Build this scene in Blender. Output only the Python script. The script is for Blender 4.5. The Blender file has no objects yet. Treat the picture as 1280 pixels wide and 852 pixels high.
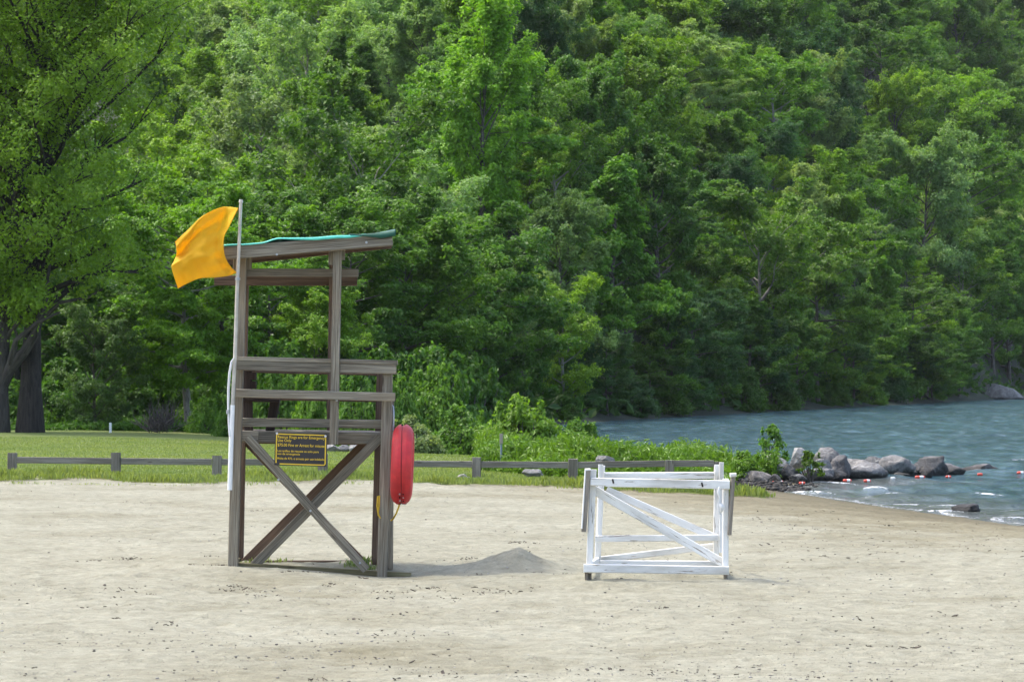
import bpy, bmesh, math, random
import numpy as np
from mathutils import Vector, Matrix, noise as mnoise

scene = bpy.context.scene
COL = scene.collection
R_ = math.radians
rnd = random.Random(7)

# ------------------------------------------------------------------ camera
FPX, HOR, ROLL = 4375.0, 462.0, R_(0.2)
EYE = 1.986
PITCH = math.atan2(HOR - 426.0, FPX)
CAMP = Vector((0, 0, EYE))
Fv = Vector((0, math.cos(PITCH), math.sin(PITCH)))
R0 = Vector((1, 0, 0)); U0 = R0.cross(Fv)
Rv = R0 * math.cos(ROLL) + U0 * math.sin(ROLL)
Uv = U0 * math.cos(ROLL) - R0 * math.sin(ROLL)

def ray(px, py):
    return Fv + Rv * ((px - 640.0) / FPX) - Uv * ((py - 426.0) / FPX)
def P(px, py, Y):
    """world point seen at pixel (px,py) of the 1280x852 photo at distance Y"""
    r = ray(px, py)
    return CAMP + r * (Y / r.y)
def G(px, py, z=0.0):
    r = ray(px, py)
    return CAMP + r * ((z - EYE) / r.z)
def proj(p):
    d = Vector(p) - CAMP
    k = d.dot(Fv)
    return (640 + FPX * d.dot(Rv) / k, 426 - FPX * d.dot(Uv) / k)

cam_d = bpy.data.cameras.new('camera')
cam = bpy.data.objects.new('camera', cam_d)
COL.objects.link(cam)
M = Matrix((Rv, Uv, -Fv)).transposed().to_4x4()
M.translation = CAMP
cam.matrix_world = M
cam_d.sensor_width = 36.0
cam_d.lens = 36.0 * FPX / 1280.0
cam_d.clip_start = 0.5
cam_d.clip_end = 5000
cam_d.dof.use_dof = True
cam_d.dof.focus_distance = 35.0
cam_d.dof.aperture_fstop = 14.0
scene.camera = cam

# ------------------------------------------------------------------ light
SUN_DIR = Vector((-0.46, 0.22, 1.0)).normalized()
w = bpy.data.worlds.new('World'); scene.world = w; w.use_nodes = True
nt = w.node_tree
bg = nt.nodes['Background']
sky = nt.nodes.new('ShaderNodeTexSky'); sky.sky_type = 'NISHITA'
sky.sun_disc = False
sky.sun_elevation = math.asin(SUN_DIR.z)
sky.sun_rotation = math.atan2(SUN_DIR.x, SUN_DIR.y) % (2 * math.pi)
sky.air_density = 1.0; sky.dust_density = 4.0; sky.ozone_density = 1.0
nt.links.new(sky.outputs[0], bg.inputs[0])
bg.inputs[1].default_value = 0.15
sl = bpy.data.lights.new('sun', 'SUN'); sl.energy = 1.1; sl.angle = R_(2.5); sl.color = (1.0, 0.95, 0.87)
so = bpy.data.objects.new('sun', sl); COL.objects.link(so)
so.rotation_euler = SUN_DIR.to_track_quat('Z', 'Y').to_euler()
scene.view_settings.view_transform = 'Standard'
scene.view_settings.look = 'None'
scene.view_settings.exposure = 1.55
scene.view_settings.gamma = 1.0
try:
    scene.cycles.max_bounces = 8
    scene.cycles.transparent_max_bounces = 4
    scene.cycles.use_denoising = True
except Exception:
    pass

# ------------------------------------------------------------------ object helpers
def tag(o, label, cat, group=None, kind=None):
    if label: o['label'] = label
    if cat: o['category'] = cat
    if group: o['group'] = group
    if kind: o['kind'] = kind
    return o
def empty(name, loc, label, cat, group=None):
    o = bpy.data.objects.new(name, None); COL.objects.link(o)
    o.location = loc; o.empty_display_size = 0.2
    return tag(o, label, cat, group)
def setparent(o, parent):
    """parts are built in world coordinates; keep them where they are"""
    o.parent = parent
    o.matrix_parent_inverse = Matrix.Translation(-world_loc(parent))
def world_loc(o):
    if o.parent is None: return o.location.copy()
    return world_loc(o.parent) + o.matrix_parent_inverse.translation + o.location

class MB:
    """collects vertices, faces and uv, links them as one mesh object"""
    def __init__(s):
        s.v = []; s.f = []; s.uv = []; s.smooth = []
    def add(s, vs, fs, uvs=None, smooth=False):
        b = len(s.v)
        s.v += [tuple(x) for x in vs]
        for i, f in enumerate(fs):
            s.f.append([b + j for j in f])
            s.uv.append(uvs[i] if uvs else [(s_ * 0.0, 0.0) for s_ in f])
            s.smooth.append(smooth)
    def beam(s, p0, p1, w, d, yd=(0, 1, 0), ch=0.006):
        """a plank of width w (across yd) and thickness d (along yd)"""
        p0 = Vector(p0); p1 = Vector(p1)
        a = (p1 - p0); L = a.length; a.normalize()
        y = Vector(yd); y = (y - a * y.dot(a)).normalized()
        x = a.cross(y)
        hw, hd = w / 2, d / 2
        c = min(ch, hw * 0.4, hd * 0.4)
        sec = [(-hw + c, -hd), (hw - c, -hd), (hw, -hd + c), (hw, hd - c), (hw - c, hd), (-hw + c, hd), (-hw, hd - c), (-hw, -hd + c)]
        per = [0.0]
        for i in range(8):
            q, r = sec[i], sec[(i + 1) % 8]
            per.append(per[-1] + math.hypot(q[0] - r[0], q[1] - r[1]))
        u0 = rnd.uniform(0, 50); v0 = rnd.uniform(0, 50)
        vs = [p0 + x * q[0] + y * q[1] for q in sec] + [p1 + x * q[0] + y * q[1] for q in sec]
        fs, uvs = [], []
        for i in range(8):
            j = (i + 1) % 8
            fs.append([i, j, 8 + j, 8 + i])
            uvs.append([(u0, v0 + per[i]), (u0, v0 + per[i + 1]), (u0 + L, v0 + per[i + 1]), (u0 + L, v0 + per[i])])
        fs.append(list(range(7, -1, -1))); uvs.append([(u0 + sec[i][0] * .05, v0 + sec[i][1]) for i in range(7, -1, -1)])
        fs.append(list(range(8, 16))); uvs.append([(u0 + sec[i][0] * .05, v0 + sec[i][1]) for i in range(8)])
        s.add(vs, fs, uvs)
        return s
    def tube(s, pts, rad, n=8, cap=True):
        pts = [Vector(p) for p in pts]
        if not isinstance(rad, (list, tuple)): rad = [rad] * len(pts)
        rings = []
        ref = Vector((0.3, 0.9, 0.1))
        u = 0.0; us = []
        v0 = rnd.uniform(0, 30)
        for i, p in enumerate(pts):
            t = (pts[min(i + 1, len(pts) - 1)] - pts[max(i - 1, 0)]).normalized()
            if abs(t.dot(ref)) > 0.95: ref = Vector((1, 0, 0))
            x = (ref - t * ref.dot(t)).normalized(); y = t.cross(x)
            rings.append([p + (x * math.cos(2 * math.pi * k / n) + y * math.sin(2 * math.pi * k / n)) * rad[i] for k in range(n)])
            if i: u += (p - pts[i - 1]).length
            us.append(u)
        vs = [q for r in rings for q in r]
        fs, uvs = [], []
        for i in range(len(pts) - 1):
            for k in range(n):
                k2 = (k + 1) % n
                fs.append([i * n + k, i * n + k2, (i + 1) * n + k2, (i + 1) * n + k])
                c = 2 * math.pi * rad[i] / n
                uvs.append([(us[i], v0 + k * c), (us[i], v0 + (k + 1) * c), (us[i + 1], v0 + (k + 1) * c), (us[i + 1], v0 + k * c)])
        s.add(vs, fs, uvs, True)
        if cap:
            s.add(rings[0], [list(range(n - 1, -1, -1))]); s.add(rings[-1], [list(range(n))])
        return s
    def build(s, name, mat, parent=None, extra_mats=None):
        me = bpy.data.meshes.new(name)
        me.from_pydata(s.v, [], s.f)
        ul = me.uv_layers.new(name='UVMap')
        flat = [c for f in s.uv for q in f for c in q]
        ul.data.foreach_set('uv', flat)
        me.polygons.foreach_set('use_smooth', s.smooth)
        me.materials.append(mat)
        me.update()
        o = bpy.data.objects.new(name, me); COL.objects.link(o)
        if parent is not None: setparent(o, parent)
        return o

def np_mesh(name, verts, quads, mat, smooth=False):
    """fast mesh from numpy arrays, quads (N,4) or tris (N,3)"""
    me = bpy.data.meshes.new(name)
    n = len(verts); m = len(quads); k = quads.shape[1]
    me.vertices.add(n); me.vertices.foreach_set('co', np.asarray(verts, dtype=np.float32).ravel())
    me.loops.add(m * k); me.loops.foreach_set('vertex_index', quads.astype(np.int32).ravel())
    me.polygons.add(m)
    me.polygons.foreach_set('loop_start', np.arange(0, m * k, k, dtype=np.int32))
    me.polygons.foreach_set('loop_total', np.full(m, k, dtype=np.int32))
    me.polygons.foreach_set('use_smooth', np.full(m, smooth))
    me.update(calc_edges=True)
    me.validate()
    if mat is not None: me.materials.append(mat)
    return me
def link(name, me, parent=None):
    o = bpy.data.objects.new(name, me); COL.objects.link(o)
    if parent is not None: setparent(o, parent)
    return o

# ------------------------------------------------------------------ numpy value noise
_lat = np.random.RandomState(3).rand(256, 256).astype(np.float32)
def vn(x, y, sc, seed=0):
    x = np.asarray(x) / sc + seed * 17.31; y = np.asarray(y) / sc + seed * 9.77
    xi = np.floor(x).astype(int); yi = np.floor(y).astype(int)
    fx = x - xi; fy = y - yi
    fx = fx * fx * (3 - 2 * fx); fy = fy * fy * (3 - 2 * fy)
    a = _lat[xi % 256, yi % 256]; b = _lat[(xi + 1) % 256, yi % 256]
    c = _lat[xi % 256, (yi + 1) % 256]; d = _lat[(xi + 1) % 256, (yi + 1) % 256]
    return (a * (1 - fx) + b * fx) * (1 - fy) + (c * (1 - fx) + d * fx) * fy - 0.5

# ------------------------------------------------------------------ materials
def new_mat(name):
    m = bpy.data.materials.new(name); m.use_nodes = True
    return m, m.node_tree.nodes, m.node_tree.links, m.node_tree.nodes['Principled BSDF']
def N(nodes, typ, **kw):
    n = nodes.new(typ)
    for k, v in kw.items():
        if k.startswith('i_'):
            n.inputs[k[2:].replace('_', ' ')].default_value = v
        else: setattr(n, k, v)
    return n
def ramp(nodes, stops):
    n = nodes.new('ShaderNodeValToRGB'); e = n.color_ramp.elements
    while len(e) < len(stops): e.new(0.5)
    for i, (p, c) in enumerate(stops):
        e[i].position = p; e[i].color = c if len(c) == 4 else (*c, 1)
    return n
def mix(nodes, links, fac, a, b, blend='MIX'):
    n = nodes.new('ShaderNodeMix'); n.data_type = 'RGBA'; n.blend_type = blend
    for s, v in ((0, fac), (6, a), (7, b)):
        if hasattr(v, 'is_output'): links.new(v, n.inputs[s])
        elif s == 0: n.inputs[0].default_value = v
        else: n.inputs[s].default_value = v if len(v) == 4 else (*v, 1)
    return n.outputs[2]
def noise(nodes, links, vec, scale, detail=4, rough=0.55, dist=0.0):
    n = N(nodes, 'ShaderNodeTexNoise'); n.inputs['Scale'].default_value = scale
    n.inputs['Detail'].default_value = detail; n.inputs['Roughness'].default_value = rough
    n.inputs['Distortion'].default_value = dist
    if vec is not None: links.new(vec, n.inputs['Vector'])
    return n.outputs[0]
def bump(nodes, links, h, strength, dist, bsdf):
    b = N(nodes, 'ShaderNodeBump'); b.inputs['Strength'].default_value = strength
    b.inputs['Distance'].default_value = dist
    links.new(h, b.inputs['Height']); links.new(b.outputs[0], bsdf.inputs['Normal'])
    return b
def mapping(nodes, links, vec, scale):
    m = N(nodes, 'ShaderNodeMapping'); m.inputs['Scale'].default_value = scale
    links.new(vec, m.inputs['Vector']); return m.outputs[0]

def wood_mat(name, dark, light, warm, streak=0.55, moss=0.0):
    m, n, l, b = new_mat(name)
    uv = N(n, 'ShaderNodeUVMap').outputs[0]
    fine = noise(n, l, mapping(n, l, uv, (2.2, 90, 1)), 1.0, 5, 0.6, 0.6)
    mid = noise(n, l, mapping(n, l, uv, (0.9, 26, 1)), 1.0, 4, 0.6, 1.2)
    big = noise(n, l, mapping(n, l, uv, (0.8, 3, 1)), 1.0, 3)
    r = ramp(n, [(0.30, dark), (0.52, tuple((a + c) / 2 for a, c in zip(dark, light))), (0.72, light)])
    l.new(fine, r.inputs[0])
    r2 = ramp(n, [(0.36, (0.45, 0.40, 0.36)), (0.55, (1, 1, 1))]); l.new(mid, r2.inputs[0])
    c = mix(n, l, streak, r.outputs[0], r2.outputs[0], 'MULTIPLY')
    r3 = ramp(n, [(0.45, (0, 0, 0)), (0.7, (1, 1, 1))]); l.new(big, r3.inputs[0])
    c = mix(n, l, r3.outputs[0], c, mix(n, l, 0.5, c, warm))
    bb = noise(n, l, mapping(n, l, uv, (0.5, 1.1, 1)), 1.0, 2)
    rb_ = ramp(n, [(0.35, (0.66, 0.65, 0.64)), (0.65, (1.18, 1.18, 1.18))]); l.new(bb, rb_.inputs[0])
    c = mix(n, l, 1.0, c, rb_.outputs[0], 'MULTIPLY')
    # knots
    vo = N(n, 'ShaderNodeTexVoronoi'); vo.inputs['Scale'].default_value = 1.0
    l.new(mapping(n, l, uv, (1.6, 9, 1)), vo.inputs['Vector'])
    r4 = ramp(n, [(0.05, (0.25, 0.2, 0.17)), (0.11, (1, 1, 1))]); l.new(vo.outputs['Distance'], r4.inputs[0])
    c = mix(n, l, 0.8, c, r4.outputs[0], 'MULTIPLY')
    l.new(c, b.inputs['Base Color']); b.inputs['Roughness'].default_value = 0.85
    b.inputs['Specular IOR Level'].default_value = 0.25
    bump(n, l, fine, 0.5, 0.004, b)
    return m
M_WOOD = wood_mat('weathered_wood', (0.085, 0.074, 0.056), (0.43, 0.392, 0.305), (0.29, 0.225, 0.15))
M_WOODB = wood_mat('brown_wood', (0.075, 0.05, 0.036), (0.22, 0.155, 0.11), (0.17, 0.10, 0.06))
M_WOODD = wood_mat('dark_wood', (0.03, 0.022, 0.018), (0.085, 0.062, 0.05), (0.07, 0.04, 0.03))
M_WOODM = wood_mat('mossy_wood', (0.09, 0.08, 0.04), (0.26, 0.23, 0.13), (0.13, 0.15, 0.05))
M_FENCE = wood_mat('fence_wood', (0.13, 0.118, 0.10), (0.38, 0.35, 0.30), (0.16, 0.15, 0.10))

def white_mat():
    m, n, l, b = new_mat('peeling_white_paint')
    uv = N(n, 'ShaderNodeUVMap').outputs[0]
    a = noise(n, l, mapping(n, l, uv, (3, 40, 1)), 1.0, 7, 0.66, 0.5)
    r = ramp(n, [(0.59, (0, 0, 0)), (0.64, (1, 1, 1))]); l.new(a, r.inputs[0])
    g = noise(n, l, mapping(n, l, uv, (2, 50, 1)), 1.0, 4)
    dirt = noise(n, l, mapping(n, l, uv, (1.5, 6, 1)), 1.0, 4)
    rw = ramp(n, [(0.3, (0.50, 0.485, 0.44)), (0.56, (0.80, 0.80, 0.775))]); l.new(dirt, rw.inputs[0])
    rg = ramp(n, [(0.3, (0.16, 0.13, 0.10)), (0.7, (0.38, 0.33, 0.27))]); l.new(g, rg.inputs[0])
    l.new(mix(n, l, r.outputs[0], rw.outputs[0], rg.outputs[0]), b.inputs['Base Color'])
    b.inputs['Roughness'].default_value = 0.6
    bump(n, l, a, 0.25, 0.003, b)
    return m
M_WHITE = white_mat()

def plain(name, col, rough=0.6, metal=0.0, var=0.12, sc=12, bmp=0.0, trans=0.0):
    m, n, l, b = new_mat(name)
    t = N(n, 'ShaderNodeTexCoord').outputs['Object']
    a = noise(n, l, t, sc, 5)
    r = ramp(n, [(0.3, tuple(c * (1 - var) for c in col)), (0.7, tuple(min(1, c * (1 + var)) for c in col))]); l.new(a, r.inputs[0])
    l.new(r.outputs[0], b.inputs['Base Color'])
    b.inputs['Roughness'].default_value = rough; b.inputs['Metallic'].default_value = metal
    if bmp: bump(n, l, a, bmp, 0.01, b)
    return m
M_RED = plain('faded_red_plastic', (0.56, 0.026, 0.030), 0.55, 0, 0.35, 5, 0.2)
M_YROPE = plain('yellow_rope', (0.62, 0.40, 0.03), 0.8)
M_WROPE = plain('white_rope', (0.72, 0.72, 0.70), 0.8)
M_POLE = plain('pole_paint', (0.52, 0.485, 0.41), 0.55, 0, 0.18, 9)
M_SLEEVE = plain('white_pipe', (0.80, 0.81, 0.80), 0.45, 0, 0.06)
M_METAL = plain('grey_metal', (0.42, 0.44, 0.46), 0.4, 0.7)
M_SIGN = plain('sign_board', (0.030, 0.025, 0.026), 0.5, 0, 0.2)
M_SYEL = plain('sign_yellow', (0.78, 0.52, 0.03), 0.5, 0, 0.08)
M_SCREW = plain('screw_metal', (0.6, 0.6, 0.62), 0.4, 0.5)
M_TARP = plain('turquoise_membrane', (0.10, 0.60, 0.47), 0.5, 0, 0.12, 5)
M_TARPD = plain('dark_green_membrane', (0.006, 0.075, 0.045), 0.65, 0, 0.2, 5)
M_FLOATR = plain('float_red', (0.70, 0.09, 0.05), 0.5)
M_FLOATW = plain('float_white', (0.80, 0.80, 0.78), 0.5)
M_TWIG = plain('dead_twigs', (0.075, 0.065, 0.058), 0.9, 0, 0.3, 3)
M_DEBRIS = plain('dark_debris', (0.075, 0.06, 0.045), 0.9, 0, 0.5, 30)
M_BIRCHROCK = plain('pale_stone', (0.42, 0.41, 0.39), 0.9, 0, 0.3, 2, 0.4)

def flag_mat():
    m, n, l, b = new_mat('yellow_flag_cloth')
    t = N(n, 'ShaderNodeTexCoord').outputs['Object']
    a = noise(n, l, t, 5, 4)
    r = ramp(n, [(0.3, (0.82, 0.50, 0.016)), (0.7, (0.88, 0.58, 0.028))]); l.new(a, r.inputs[0])
    l.new(r.outputs[0], b.inputs['Base Color']); b.inputs['Roughness'].default_value = 0.75
    wv = noise(n, l, t, 14, 5, 0.6, 1.2)
    bump(n, l, wv, 0.5, 0.02, b)
    tr = N(n, 'ShaderNodeBsdfTranslucent'); l.new(r.outputs[0], tr.inputs[0])
    mx = N(n, 'ShaderNodeMixShader'); mx.inputs[0].default_value = 0.5
    l.new(b.outputs[0], mx.inputs[1]); l.new(tr.outputs[0], mx.inputs[2])
    l.new(mx.outputs[0], n['Material Output'].inputs[0])
    return m
M_FLAG = flag_mat()

def leaf_mat(name, tr=0.45):
    """leaf colour comes from the tree (object colour), each leaf a little different"""
    m, n, l, b = new_mat(name)
    oi = N(n, 'ShaderNodeObjectInfo')
    geo = N(n, 'ShaderNodeNewGeometry')
    r = ramp(n, [(0.0, (0.72, 0.76, 0.75)), (0.5, (1, 1, 1)), (1.0, (1.3, 1.25, 1.2))])
    l.new(geo.outputs['Random Per Island'], r.inputs[0])
    c = mix(n, l, 1.0, oi.outputs['Color'], r.outputs[0], 'MULTIPLY')
    t = N(n, 'ShaderNodeTexCoord').outputs['Object']
    a = noise(n, l, t, 0.55, 3)
    r2 = ramp(n, [(0.3, (0.72, 0.82, 0.95)), (0.7, (1.2, 1.12, 0.9))]); l.new(a, r2.inputs[0])
    c = mix(n, l, 0.8, c, r2.outputs[0], 'MULTIPLY')
    l.new(c, b.inputs['Base Color']); b.inputs['Roughness'].default_value = 0.48
    b.inputs['Specular IOR Level'].default_value = 0.38
    tc = mix(n, l, 1.0, c, (1.15, 1.25, 0.55), 'MULTIPLY')
    tl = N(n, 'ShaderNodeBsdfTranslucent'); l.new(tc, tl.inputs[0])
    mx = N(n, 'ShaderNodeMixShader'); mx.inputs[0].default_value = tr
    l.new(b.outputs[0], mx.inputs[1]); l.new(tl.outputs[0], mx.inputs[2])
    l.new(mx.outputs[0], n['Material Output'].inputs[0])
    return m
M_LEAF = leaf_mat('leaves')
M_GRASS = leaf_mat('grass_blades', 0.3)

def bark_mat(name, d, li, sc=1.0):
    m, n, l, b = new_mat(name)
    uv = N(n, 'ShaderNodeUVMap').outputs[0]
    a = noise(n, l, mapping(n, l, uv, (1.6 * sc, 9 * sc, 1)), 1.0, 6, 0.65, 1.0)
    r = ramp(n, [(0.35, d), (0.65, li)]); l.new(a, r.inputs[0])
    l.new(r.outputs[0], b.inputs['Base Color']); b.inputs['Roughness'].default_value = 0.95
    bump(n, l, a, 1.0, 0.06, b)
    return m
M_BARK = bark_mat('grey_bark', (0.05, 0.045, 0.04), (0.17, 0.15, 0.13))
M_BARKD = bark_mat('dark_furrowed_bark', (0.008, 0.007, 0.006), (0.045, 0.037, 0.032))
M_BARKM = bark_mat('old_grey_bark', (0.02, 0.018, 0.016), (0.085, 0.075, 0.066))
M_BARKL = bark_mat('pale_bark', (0.14, 0.125, 0.11), (0.36, 0.34, 0.30), 1.6)

def rock_mat():
    m, n, l, b = new_mat('granite')
    geo = N(n, 'ShaderNodeNewGeometry'); pos = geo.outputs['Position']
    oi = N(n, 'ShaderNodeObjectInfo')
    a = noise(n, l, pos, 1.6, 6, 0.62); f = noise(n, l, pos, 14, 6, 0.7); s = noise(n, l, pos, 4.5, 5, 0.6, 0.8)
    r = ramp(n, [(0.3, (0.10, 0.101, 0.10)), (0.5, (0.19, 0.191, 0.189)), (0.7, (0.31, 0.313, 0.308))]); l.new(a, r.inputs[0])
    r2 = ramp(n, [(0.35, (0.55, 0.53, 0.52)), (0.65, (1.25, 1.25, 1.25))]); l.new(f, r2.inputs[0])
    c = mix(n, l, 0.9, r.outputs[0], r2.outputs[0], 'MULTIPLY')
    r3 = ramp(n, [(0.60, (0, 0, 0)), (0.68, (1, 1, 1))]); l.new(s, r3.inputs[0])
    c = mix(n, l, mix(n, l, 0.45, (0, 0, 0), r3.outputs[0]), c, (0.50, 0.50, 0.46))
    c = mix(n, l, 1.0, c, oi.outputs['Color'], 'MULTIPLY')
    sp = N(n, 'ShaderNodeSeparateXYZ'); l.new(pos, sp.inputs[0])
    ma = N(n, 'ShaderNodeMath', operation='MULTIPLY_ADD'); l.new(s, ma.inputs[0]); ma.inputs[1].default_value = 0.35; l.new(sp.outputs[2], ma.inputs[2])
    rw = ramp(n, [(0.0, (1, 1, 1)), (0.12, (0, 0, 0))])
    mb = N(n, 'ShaderNodeMath', operation='ADD'); l.new(ma.outputs[0], mb.inputs[0]); mb.inputs[1].default_value = 0.22
    l.new(mb.outputs[0], rw.inputs[0])
    c = mix(n, l, rw.outputs[0], c, mix(n, l, 1.0, c, (0.32, 0.31, 0.28), 'MULTIPLY'))
    l.new(c, b.inputs['Base Color']); b.inputs['Roughness'].default_value = 0.85
    ad = N(n, 'ShaderNodeMath', operation='ADD'); l.new(f, ad.inputs[0]); l.new(s, ad.inputs[1])
    bump(n, l, ad.outputs[0], 0.9, 0.05, b)
    return m
M_ROCK = rock_mat()

def sand_mat():
    m, n, l, b = new_mat('beach_sand')
    pos = N(n, 'ShaderNodeNewGeometry').outputs['Position']
    a = noise(n, l, pos, 0.35, 5, 0.6); f = noise(n, l, pos, 9, 6, 0.7); g = noise(n, l, pos, 60, 4, 0.7); g2 = noise(n, l, pos, 170, 2, 0.6)
    r = ramp(n, [(0.3, (0.262, 0.259, 0.197)), (0.7, (0.322, 0.319, 0.250))]); l.new(a, r.inputs[0])
    r2 = ramp(n, [(0.3, (0.74, 0.72, 0.69)), (0.7, (1.12, 1.12, 1.12))]); l.new(f, r2.inputs[0])
    c = mix(n, l, 1.0, r.outputs[0], r2.outputs[0], 'MULTIPLY')
    r3 = ramp(n, [(0.28, (0.45, 0.43, 0.40)), (0.44, (0.98, 0.98, 0.97)), (0.60, (1, 1, 1)), (0.75, (1.35, 1.35, 1.35))]); l.new(g, r3.inputs[0])
    c = mix(n, l, 0.8, c, r3.outputs[0], 'MULTIPLY')
    mt = noise(n, l, pos, 2.7, 5, 0.65, 0.4)
    rm_ = ramp(n, [(0.32, (0.84, 0.83, 0.81)), (0.55, (1.0, 1.0, 1.0)), (0.72, (1.08, 1.08, 1.07))]); l.new(mt, rm_.inputs[0])
    c = mix(n, l, 1.0, c, rm_.outputs[0], 'MULTIPLY')
    # dark specks of grit and crumbled leaves
    vo = N(n, 'ShaderNodeTexVoronoi'); vo.inputs['Scale'].default_value = 16; l.new(pos, vo.inputs['Vector'])
    lt = ramp(n, [(0.10, (1, 1, 1)), (0.15, (0, 0, 0))]); l.new(vo.outputs['Distance'], lt.inputs[0])
    sepc = N(n, 'ShaderNodeSeparateColor'); l.new(vo.outputs['Color'], sepc.inputs[0])
    pick = ramp(n, [(0.62, (0, 0, 0)), (0.66, (1, 1, 1))]); l.new(sepc.outputs[0], pick.inputs[0])
    sm = mix(n, l, 1.0, lt.outputs[0], pick.outputs[0], 'MULTIPLY')
    c = mix(n, l, mix(n, l, 0.6, (0, 0, 0), sm), c, (0.17, 0.14, 0.11))
    # wet band towards the lake: by height above the water
    sp = N(n, 'ShaderNodeSeparateXYZ'); l.new(pos, sp.inputs[0])
    ma = N(n, 'ShaderNodeMath', operation='MULTIPLY_ADD'); l.new(a, ma.inputs[0]); ma.inputs[1].default_value = 0.30; l.new(sp.outputs[2], ma.inputs[2])
    mb = N(n, 'ShaderNodeMath', operation='ADD'); l.new(ma.outputs[0], mb.inputs[0]); mb.inputs[1].default_value = 0.50
    rw = ramp(n, [(0.14, (0.40, 0.365, 0.31)), (0.36, (0.58, 0.53, 0.45)), (0.54, (0.77, 0.725, 0.64)), (0.645, (1, 1, 1))]); l.new(mb.outputs[0], rw.inputs[0])
    c = mix(n, l, 1.0, c, rw.outputs[0], 'MULTIPLY')
    l.new(c, b.inputs['Base Color']); b.inputs['Roughness'].default_value = 0.95
    b.inputs['Specular IOR Level'].default_value = 0.15
    ad = N(n, 'ShaderNodeMath', operation='MULTIPLY_ADD'); l.new(g, ad.inputs[0]); ad.inputs[1].default_value = 0.25; l.new(f, ad.inputs[2])
    bump(n, l, ad.outputs[0], 0.8, 0.05, b)
    return m
M_SAND = sand_mat()
def soil_mat(name, d, li, sc):
    m, n, l, b = new_mat(name)
    pos = N(n, 'ShaderNodeNewGeometry').outputs['Position']
    a = noise(n, l, pos, sc, 6, 0.65)
    r = ramp(n, [(0.35, d), (0.65, li)]); l.new(a, r.inputs[0])
    l.new(r.outputs[0], b.inputs['Base Color']); b.inputs['Roughness'].default_value = 0.95
    bump(n, l, a, 0.6, 0.1, b)
    return m
M_FLOOR = soil_mat('forest_floor', (0.008, 0.015, 0.005), (0.018, 0.030, 0.010), 0.5)
def lawn_mat():
    m, n, l, b = new_mat('mown_lawn')
    pos = N(n, 'ShaderNodeNewGeometry').outputs['Position']
    a = noise(n, l, pos, 0.22, 5, 0.6); f = noise(n, l, mapping(n, l, pos, (5, 1.2, 1)), 1.0, 6, 0.7)
    r = ramp(n, [(0.3, (0.090, 0.134, 0.036)), (0.55, (0.122, 0.156, 0.048)), (0.75, (0.180, 0.184, 0.074))]); l.new(a, r.inputs[0])
    r2 = ramp(n, [(0.3, (0.65, 0.68, 0.6)), (0.7, (1.25, 1.22, 1.2))]); l.new(f, r2.inputs[0])
    l.new(mix(n, l, 0.9, r.outputs[0], r2.outputs[0], 'MULTIPLY'), b.inputs['Base Color'])
    b.inputs['Roughness'].default_value = 0.9; b.inputs['Specular IOR Level'].default_value = 0.1
    bump(n, l, f, 0.6, 0.05, b)
    return m
M_LAWN = lawn_mat()
def water_mat():
    m, n, l, b = new_mat('lake_water')
    pos = N(n, 'ShaderNodeNewGeometry').outputs['Position']
    a = noise(n, l, mapping(n, l, pos, (1.0, 0.4, 1)), 1.9, 6, 0.66, 0.7)
    a2 = noise(n, l, mapping(n, l, pos, (1.0, 0.45, 1)), 0.55, 3, 0.5, 0.3)
    at = N(n, 'ShaderNodeAttribute'); at.attribute_name = 'foam'
    fn = noise(n, l, mapping(n, l, pos, (1, .6, 1)), 6.0, 6, 0.75, 0.8)
    mm = N(n, 'ShaderNodeMath', operation='MULTIPLY_ADD'); l.new(fn, mm.inputs[0]); mm.inputs[1].default_value = 2.2
    ms = N(n, 'ShaderNodeMath', operation='ADD'); l.new(at.outputs['Fac'], ms.inputs[0]); ms.inputs[1].default_value = -1.45
    l.new(ms.outputs[0], mm.inputs[2])
    rf = ramp(n, [(0.28, (0, 0, 0)), (0.45, (1, 1, 1))]); l.new(mm.outputs[0], rf.inputs[0])
    pa = ramp(n, [(0.35, (0.028, 0.084, 0.104)), (0.65, (0.062, 0.142, 0.168))]); l.new(a2, pa.inputs[0])
    at2 = N(n, 'ShaderNodeAttribute'); at2.attribute_name = 'shallow'
    c = mix(n, l, at2.outputs['Fac'], pa.outputs[0], (0.17, 0.165, 0.135))
    c = mix(n, l, rf.outputs[0], c, (0.78, 0.80, 0.80))
    l.new(c, b.inputs['Base Color'])
    rr = N(n, 'ShaderNodeMapRange'); rr.inputs['To Min'].default_value = 0.12; rr.inputs['To Max'].default_value = 0.8
    l.new(rf.outputs[0], rr.inputs[0]); l.new(rr.outputs[0], b.inputs['Roughness'])
    b.inputs['IOR'].default_value = 1.33
    ad = N(n, 'ShaderNodeMath', operation='MULTIPLY_ADD'); l.new(a2, ad.inputs[0]); ad.inputs[1].default_value = 1.6; l.new(a, ad.inputs[2])
    bump(n, l, ad.outputs[0], 1.0, 0.9, b)
    return m
M_WATER = water_mat()

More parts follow.
